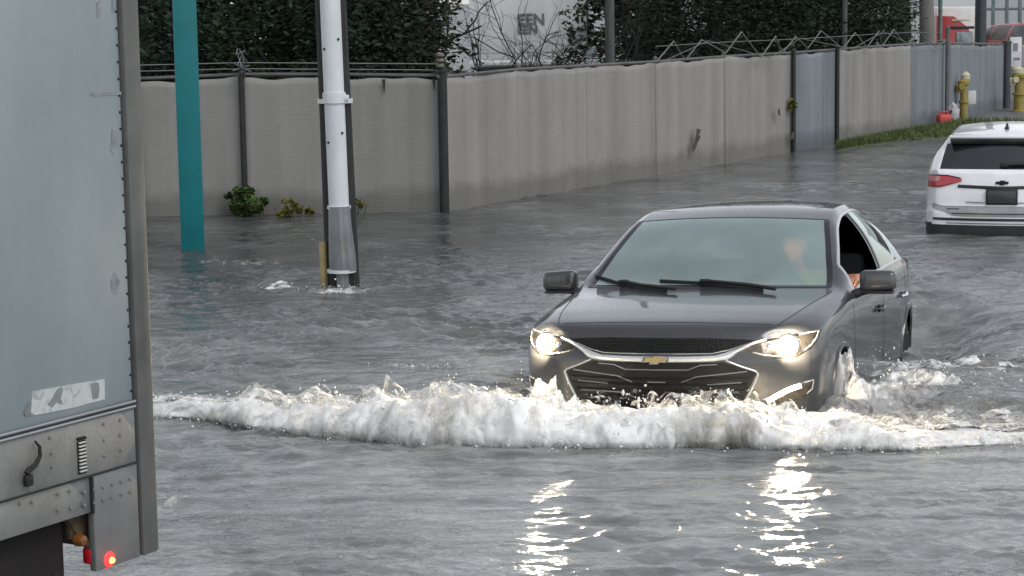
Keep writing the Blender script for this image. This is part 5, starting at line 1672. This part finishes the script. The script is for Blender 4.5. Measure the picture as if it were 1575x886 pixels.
def build_vegetation(P):
    dk = leaf_mat('dark_evergreen_leaves', (.036, .056, .036), (.011, .020, .014))
    md = leaf_mat('mid_green_leaves', (.075, .14, .055), (.010, .021, .012))
    br = leaf_mat('brownish_green_leaves', (.046, .050, .028), (.013, .017, .011))
    bark = simple('dark_bark', (.018, .017, .015), .9, var=.4, vscale=6, bump=.5)
    pale = simple('pale_bark', (.17, .17, .155), .85, var=.25, vscale=3, bump=.4, stretch=(1, 1, .3))
    def tree(label, x, y, h, crown, mat, tm=bark, tr=.12, name='tree', group='trees behind the fence'):
        t = empty(name, (x, y, -.4)); tag(t, label, 'tree', group); t.scale = (1, 1, .72)
        rg = np.random.default_rng(int(abs(x * 97 + y * 13)) + 5)
        b = MB()
        b.tube([(0, 0, 0), (.05, .02, h * .3), (-.03, .05, h * .6), (.02, 0, h * .85)], [tr, tr * .8, tr * .55, tr * .25], 12)
        for _ in range(7):
            z = rg.uniform(.3, .75) * h; a = rg.uniform(0, 6.28)
            branchy(b, (0, 0, z), (math.cos(a), math.sin(a), .5), h * .25, tr * .3, 1, rg)
        b.build('trunk', tm, t)
        V, F = [], []
        for (dx, dy, cz, rx, ry, rz, n, s) in crown:
            v, f = leaf_mass(dx, dy, cz, rx, ry, rz, n, s, int(rg.integers(1e6)))
            F.append(f + sum(len(q) for q in V)); V.append(v)
        mk('crown', np.vstack(V), np.vstack(F), mat, t, False)
        return t
    X = lambda px, y: on_y(px, 60, y)[0]
    full = lambda w, d, h, n, s: [(0, 0, h * .52, w, d, h * .5, int(n * 1.3), s * .55), (w * .1, -.2, h * .40, w * .9, d * .8, h * .30, int(n * 1.2), s * .42), (0, -.1, 1.6, w * .98, d * .9, 1.2, int(n * 2.2), s * .38)]
    tree('dark evergreen filling the gap between truck and teal post', X(225, 27.2), 27.2, 5.6, full(1.3, 1.0, 5.6, 5200, .10), dk)
    tree('mid green tree right of the teal post above the cloth fence', X(372, 28.2), 28.2, 5.2, full(1.15, 1.0, 5.2, 4800, .10), md)
    tree('dark tree directly behind the leaning utility pole', X(505, 27.6), 27.6, 5.8, full(1.1, 1.0, 5.8, 4800, .10), dk)
    tree('brownish green tree left of the chain wrapped corner post', X(612, 28.6), 28.6, 5.4, full(.88, 1.0, 5.4, 4600, .10), br)
    tree('tall dark evergreen rising behind the coiled wire of the fence', X(1100, 41), 41, 7.5, full(2.2, 1.6, 7.5, 9000, .11), dk, tr=.22)
    tree('dark green tree between the tall evergreen and the bare trunks', X(1240, 45), 45, 7.0, full(2.1, 1.6, 7.0, 9000, .11), dk, tr=.20)
    tree('mid green leafy tree beside the dark bare trunk', X(1320, 47.5), 47.5, 6.5, full(1.3, 1.3, 6.5, 6500, .10), md, tr=.18)
    tree('dark tree right behind the bare twiggy shrub and grey pole', X(985, 44), 44, 6.0, [(0, 0, 3.4, 1.0, 1.0, 2.4, 2600, .13), (0, 0, 1.6, .8, .8, .9, 900, .12)], br, tr=.16)
    # backing row of dark trees further off
    for px, yy, w, lab in ((180, 33, 2.6, 'broad dark evergreen behind the row beside the truck'), (440, 34, 2.4, 'broad dark evergreen in the second row behind the utility pole'), (545, 35, 1.5, 'broad dark evergreen in the second row left of the white trailer'), (1150, 52, 3.6, 'broad dark evergreen behind the coiled wire, second row')):
        tree(lab, X(px, yy), yy, 6.6, full(w, 1.6, 6.6, 6000, .14), dk, tr=.2)
    # two trees of which only the bare trunks show below the frame edge
    for px, yy, rad, tm, lab in ((1383, 50, .25, bark, 'dark bare trunk beside the mid green leafy tree'), (1424, 51, .18, pale, 'pale grey bare trunk next to the red truck cab')):
        t = empty('tree', (X(px, yy), yy, 0)); tag(t, lab, 'tree', 'trees behind the fence')
        rg = np.random.default_rng(px)
        b = MB().tube([(0, 0, 0), (.03, 0, 1.5), (-.02, 0, 3), (0, .05, 5)], [rad * 1.1, rad, rad * .9, rad * .6], 16)
        for _ in range(6):
            a = rg.uniform(0, 6.28); branchy(b, (0, 0, rg.uniform(2.4, 4.6)), (math.cos(a), math.sin(a), .5), 1.5, .06, 1, rg)
        b.build('trunk', tm, t)
        v, f = leaf_mass(0, 0, 5.4, 1.5, 1.4, 1.8, 3000, .14, px); mk('crown', v, f, md, t, False)
    # bare twiggy shrubs in front of the white trailer
    for px, yy, sd, lab in ((728, 31.0, 1, 'bare dark shrub with tangled twigs at the corner of the fence'), (800, 34.0, 2, 'bare twiggy shrub in front of the lettering on the white trailer'), (905, 37.5, 3, 'bare brown shrub between the white trailer and the grey pole')):
        t = empty('bare_shrub', (X(px, yy), yy, -.3)); tag(t, lab, 'shrub', 'bare shrubs behind the fence')
        rg = np.random.default_rng(sd); b = MB()
        for _ in range(9 if sd != 2 else 6):
            a = rg.uniform(0, 6.28)
            branchy(b, (rg.normal(0, .15), rg.normal(0, .15), 0), (math.cos(a) * .6, math.sin(a) * .4, 1.0), rg.uniform(1.3, 2.0), .026, 3 if sd != 2 else 2, rg, .75, .02)
        b.build('branches', bark, t)
        if sd == 3:
            v, f = leaf_mass(0, 0, 1.9, .55, .5, .9, 700, .05, sd); mk('leaves', v, f, br, t, False)
    # weeds in the water at the foot of the fence
    gw = leaf_mat('weed_leaves', (.085, .135, .04), (.035, .06, .02), 6)
    yw = leaf_mat('yellowing_weed_leaves', (.22, .20, .06), (.08, .09, .03), 6)
    for px, py, rx, rz, n, m_, lab in ((378, 333, .24, .18, 1100, gw, 'bushy green weed in the water at the fence foot'), (452, 334, .22, .12, 320, yw, 'low yellowing weed in the water left of the utility pole'), (548, 330, .10, .10, 110, yw, 'small yellowing weed right behind the utility pole')):
        c = on_z(px, py, 0); t = empty('weed', (c[0], c[1], -.2)); tag(t, lab, 'plant', 'weeds along the fence foot')
        v, f = leaf_mass(0, 0, .24 + rz * .6, rx, .18, rz, n, .045, px); mk('leaves', v, f, m_, t, False)
        b = MB(); rg = np.random.default_rng(px)
        for _ in range(9):
            branchy(b, (rg.normal(0, .08), rg.normal(0, .05), 0), (rg.normal(0, .3), 0, 1), .35, .007, 0, rg)
        b.build('stems', bark, t)
    c = on_z(463, 326, 0); t = empty('dry_weed', (c[0], c[1], -.2)); tag(t, 'tall dry weed with a pale fluffy head against the fence', 'plant')
    b = MB(); rg = np.random.default_rng(8); branchy(b, (0, 0, 0), (0, 0, 1), .62, .012, 1, rg, .3); b.build('stems', bark, t)
    v, f = leaf_mass(0, 0, .66, .11, .08, .13, 260, .03, 12); mk('seed_head', v, f, leaf_mat('pale_fluff', (.34, .33, .30), (.22, .215, .20)), t, False)

# ------------------------------------------------------------------ yard beyond the fence and the verge
def build_yard(P, T, gate):
    g0, g1, g2 = gate
    yel = simple('yellow_painted_iron', (.27, .215, .05), .5, var=.22, vscale=7, bump=.3)
    cream = simple('cream_cap', (.50, .47, .33), .5, var=.1)
    def standpipe(px, pyb, pyt, lab, wide=1.0, flip=1):
        c = on_z(px, pyb, .06); r = empty('standpipe', (c[0], c[1], .03)); tag(r, lab, 'standpipe', 'yellow standpipes by the gate')
        h = on_y(px, pyt, c[1])[2] - .03
        MB().lathe([(.15 * wide, 0), (.15 * wide, .03), (.095 * wide, .045), (.095 * wide, h * .36), (.125 * wide, h * .37), (.125 * wide, h * .41), (.085 * wide, h * .42), (.085 * wide, h * .72), (.14 * wide, h * .74), (.15 * wide, h * .80), (.10 * wide, h * .84)], 'Z', n=20).build('pipe', yel, r)
        MB().lathe([(.11 * wide, h * .84), (.115 * wide, h * .93), (.06, h * .97), (.02, h)], 'Z', (.03 * flip, 0, 0), 20).build('cap', cream, r)
        MB().lathe([(.055, -.17), (.065, -.15), (.06, 0)], 'Y', (-.09 * wide, 0, h * .70), 16).box((-.13 * wide, -.03, h * .66), (.12, .10, .16), .02).build('outlet', cream if wide > 1 else yel, r)
        if wide < 1:
            MB().box((.15, -.03, h * .48), (.15, .02, h * .27), .004).build('tag_plate', simple('white_plate', (.55, .56, .54), .5, var=.15), r)
    standpipe(1482, 184, 110, 'yellow standpipe with a cream cap and white plate beside the grass', .78)
    standpipe(1567, 170, 101, 'thick yellow standpipe with cream outlet by the gate post', 1.12, -1)
    # red container on the grass
    c = (P[-1][0] - .13, P[-1][1] - .75); r = empty('fuel_can', (c[0], c[1], .06), R(15)); tag(r, 'red plastic container on the grass at the fence end', 'container')
    red = simple('red_plastic', (.50, .06, .06), .5, var=.15)
    MB().box((0, 0, .10), (.26, .18, .20), .05, None, 3).build('can_body', red, r)
    MB().tube([(-.09, 0, .19), (-.08, 0, .24), (.06, 0, .24), (.08, 0, .19)], .018, 8).build('handle', red, r)
    MB().tube([(.10, 0, .18), (.13, 0, .23), (.15, 0, .27)], [.028, .024, .02], 10).build('spout', M['black_matt'], r)
    c = (P[-1][0] + .10, P[-1][1] - .45); r = empty('bag', (c[0], c[1], .06)); tag(r, 'crumpled pale bag behind the red container', 'bag')
    bm = bmesh.new(); bmesh.ops.create_icosphere(bm, subdivisions=3, radius=1)
    for v in bm.verts:
        f = fbm(v.co * 2.2, 3); v.co = Vector((v.co.x * .11 * (1 + .3 * f), v.co.y * .10, (v.co.z * .20 + .18) * (1 + .2 * f)))
    MB().bm(bm).build('bag_skin', simple('pale_plastic_bag', (.40, .39, .40), .5, var=.2, vscale=14), r); bm.free()
    # pavement past the verge
    # poles
    def pole(px, yy, rad, h, mat, lab, name='pole', grp=None, arm=False):
        x = on_y(px, 50, yy)[0]; r = empty(name, (x, yy, -.3)); tag(r, lab, 'pole', grp)
        MB().tube([(0, 0, 0), (0, 0, h)], [rad, rad * .85], 16).build('shaft', mat, r)
        b = MB().lathe([(rad * 1.25, .25), (rad * 1.25, .33), (rad, .34)], 'Z', n=16)
        b.build('band', M['alloy'], r)
        return r
    wood = simple('grey_weathered_wood', (.075, .078, .076), .9, var=.3, vscale=4, bump=.5, stretch=(5, 5, .5))
    dark = simple('dark_steel', (.035, .045, .05), .5, var=.2)
    grn = simple('green_grey_steel', (.11, .15, .145), .5, var=.2)
    pole(938, 36.5, .085, 7, wood, 'grey wooden pole rising behind the fence near the bare shrubs')
    pole(1299, 40.5, .055, 7, wood, 'slim grey pole behind the coiled wire in front of dark trees')
    pole(1446, 47.5, .05, 6, grn, 'slim grey-green pole at the end of the cloth fence')
    pole(1508, 53.0, .15, 6, dark, 'thick dark pole right of the white box truck')
    # carport frame: four slim posts and one rail
    f = empty('carport_frame', (on_y(1525, 50, 58)[0], 58, 0)); tag(f, 'grey-green steel frame of slim posts above the red cars', 'frame')
    ox = on_y(1525, 50, 58)[0]
    for px in (1527, 1548, 1568, 1590, 1612):
        MB().box((on_y(px, 50, 58)[0] - ox, 0, 1.6), (.09, .09, 3.2), .01).build('post', grn, f)
    zr = on_y(1540, 14, 58)[2]
    MB().box((.9, 0, zr), (3.2, .07, .07), .01).box((.9, 0, 3.2), (3.4, .1, .12), .01).build('rail', grn, f)
    # white trailer with lettering behind the bare shrubs
    yy = 44.0
    xl, xr = on_y(722, 50, yy)[0], on_y(903, 50, yy)[0]
    zt, zb = 3.4, on_y(800, 82, yy)[2]
    t = empty('box_trailer', ((xl + xr) / 2, yy, -.3), R(-4)); tag(t, 'white box trailer with dark lettering behind the bare shrubs', 'trailer')
    wm = simple('dull_white_panel', (.64, .655, .65), .5, var=.16, vscale=1.5, bump=.2, stretch=(1, 1, .4))
    w = xr - xl
    MB().box((0, 1.2, (zt + zb) / 2 + .3), (w, 2.4, zt - zb), .03).build('box', wm, t)
    zs = on_y(800, 95, yy)[2] + .3
    xr2 = on_y(1035, 92, yy)[0] - (xl + xr) / 2
    MB().box(((-w / 2 + xr2) / 2, -.02, zs), (xr2 + w / 2, .06, .07), .01).build('side_rail', simple('bright_rail', (.80, .80, .79), .4, var=.15), t)
    MB().box((xr2 / 2, 1.2, zs - .25), (xr2 + w * .9, 2.2, .25), .02).build('chassis', M['black_matt'], t)
    for wx in (-w * .3, w * .2):
        make_wheel('wheel', t, (wx, .25, .48), -1, .48, .25, 8).rotation_euler = (0, 0, R(90))
    cr = MB().box((w / 2 + .05, 0.1, zb + .33), (.30, .35, .20), .05).build('corner_lamp_box', simple('pale_blue_grey', (.50, .60, .60), .4, var=.15), t)
    for txt, px0, px1, py, sz in (('EEN', 796, 842, 30, .165), ('EEN', 796, 832, 46, .12)):
        cu = bpy.data.curves.new('lettering', 'FONT'); cu.body = txt; cu.size = sz * 1.9; cu.extrude = .006; cu.align_x = 'LEFT'; cu.offset = .008
        o = bpy.data.objects.new('lettering', cu); link(o, t)
        q = on_y(px0, py, yy)
        o.location = (q[0] - (xl + xr) / 2, -.012 + (q[0] - (xl + xr) / 2) * 0, q[2] + .3 - sz * .65); o.rotation_euler = (R(90), 0, 0)
        cu.materials.append(simple('dark_lettering', (.14, .145, .15), .6, var=.2))
        bake(o, cu.materials[0])
    # white and red box truck at the right
    yy = 56.0
    xl, xr = on_y(1446, 40, yy)[0], on_y(1506, 40, yy)[0]
    t = empty('box_truck', ((xl + xr) / 2, yy, 0)); tag(t, 'white box truck with a red cab beyond the gate', 'truck')
    zt = on_y(1475, 11, yy)[2]
    MB().box((.15, 1.6, (zt + .5) / 2), (xr - xl + .3, 2.2, zt - .5), .06).build('cargo_box', simple('clean_white_panel', (.66, .67, .65), .45, var=.08), t)
    cab = empty('cab', (0, 0, 0), 0, t)
    cx0, cx1 = on_y(1433, 40, yy)[0] - (xl + xr) / 2, on_y(1490, 40, yy)[0] - (xl + xr) / 2
    z0 = on_y(1440, 24, yy)[2]
    prof = [(cx0, .35), (cx0, z0), (cx0 + .45, z0 - .02), (cx0 + .70, z0 - .22), (cx1 - .18, z0 - .28), (cx1 - .02, z0 - .55), (cx1, .35)]
    MB().prism([(a, -.62, c) for a, c in prof], (0, 0, 0), (0, 1.9, 0)).build('cab_shell', M['red_paint'], cab, smooth=False)
    MB().box((cx1 - .30, -.63, z0 - .31), (.62, .03, .07), .01).build('sun_visor', M['black_matt'], cab)
    MB().box((cx1 - .24, -.64, z0 - .66), (.42, .03, .50), .02).build('cab_window', simple('pale_window', (.22, .27, .28), .1, var=.25, vscale=6), cab)
    MB().box((cx0 + .62, -.635, z0 - .12), (.46, .02, .05), .01).build('roof_marker', cream, cab)
    for wx in (cx0 + .5, cx1 + .5):
        make_wheel('wheel', t, (wx, -.35, .45), -1, .45, .25, 8).rotation_euler = (0, 0, R(90))
    # pale hall behind everything on the right, and a long dark hedge line far off
    yb = 92.0
    b = empty('warehouse', (on_y(1520, 20, yb)[0], yb, 0)); tag(b, 'long pale warehouse behind the red vehicles at top right', 'building')
    wl = simple('pale_cladding', (.56, .58, .58), .6, var=.07, vscale=.5, bump=.3, bscale=8, stretch=(1, 1, .2))
    MB().box((3, 6, 3.4), (30, 12, 6.8), .05).build('wall', wl, b, smooth=False)
    MB().box((3, 5.8, 6.9), (30.6, 12.6, .35), .05).build('roof', simple('grey_roof_sheet', (.28, .29, .30), .5, var=.1), b, smooth=False)
    for k in range(5):
        d = MB().box((-9 + k * 5.2, -.06, 1.9), (3.4, .12, 3.6), .03).build('loading_door', simple('grey_door', (.36, .38, .39), .5, var=.1, stretch=(1, 1, 6)), b, smooth=False)
        for q in range(6):
            pass
        MB().box((-9 + k * 5.2, -.14, .9), (3.2, .05, .05), .01).build('door_handle', M['black_matt'], d)

def build_light():
    w = bpy.data.worlds.new('World'); scene.world = w; w.use_nodes = True
    nt = w.node_tree; nt.nodes.clear()
    out = nt.nodes.new('ShaderNodeOutputWorld'); bg = nt.nodes.new('ShaderNodeBackground')
    sky = nt.nodes.new('ShaderNodeTexSky'); sky.sky_type = 'NISHITA'; sky.sun_disc = False
    sky.sun_elevation = R(52); sky.sun_rotation = R(140); sky.air_density = 1.0; sky.dust_density = 0.8; sky.ozone_density = 1.0
    hs = nt.nodes.new('ShaderNodeHueSaturation'); hs.inputs['Saturation'].default_value = .24
    nt.links.new(sky.outputs[0], hs.inputs['Color']); nt.links.new(hs.outputs[0], bg.inputs['Color'])
    bg.inputs['Strength'].default_value = SKY
    nt.links.new(bg.outputs[0], out.inputs['Surface'])
    l = bpy.data.lights.new('sun', 'SUN'); l.energy = SUN; l.angle = R(25); l.color = (1, .97, .93)
    o = bpy.data.objects.new('sun', l); link(o)
    el, az = R(52), R(140)
    # sun_rotation is measured clockwise from +Y seen from above
    d = Vector((math.sin(az) * math.cos(el), math.cos(az) * math.cos(el), math.sin(el)))
    o.rotation_euler = d.to_track_quat('Z', 'Y').to_euler()

def build_camera():
    c = bpy.data.cameras.new('camera'); o = bpy.data.objects.new('camera', c); link(o)
    c.sensor_width = 36; c.lens = 36 * FPX / 1575; c.clip_end = 3000; c.clip_start = .1
    o.location = (0, 0, CAM_H)
    M0 = Matrix.Rotation(R(90) - PITCH, 4, 'X') @ Matrix.Rotation(-ROLL, 4, 'Z')
    o.rotation_euler = M0.to_euler()
    scene.camera = o
    scene.view_settings.view_transform = 'Standard'; scene.view_settings.look = 'None'
    scene.view_settings.exposure = EXPO; scene.view_settings.gamma = 1
    scene.view_settings.use_curve_mapping = False
    scene.cycles.max_bounces = 8; scene.cycles.transparent_max_bounces = 24; scene.cycles.caustics_reflective = False; scene.cycles.caustics_refractive = False
    scene.cycles.use_denoising = True
    scene.cycles.sample_clamp_indirect = 40
# ------------------------------------------------------------------ build
SKY, SUN, EXPO = 0.15, 0.8, 0.36
build_ground()
build_water()
build_splash()
build_sedan()
build_driver()
build_suv()
build_truck()
build_poles()
FP, FT, GATE, CLIMB = build_fences()
build_vegetation(FP)
cl = mk('creeper', CLIMB[0], CLIMB[1], leaf_mat('creeper_leaves', (.20, .19, .05), (.07, .08, .03), 6), None, False)
tag(cl, 'yellow-green creeper clinging to the black fence post', 'plant')
build_yard(FP, FT, GATE)
build_red_cars()
build_light()
build_camera()
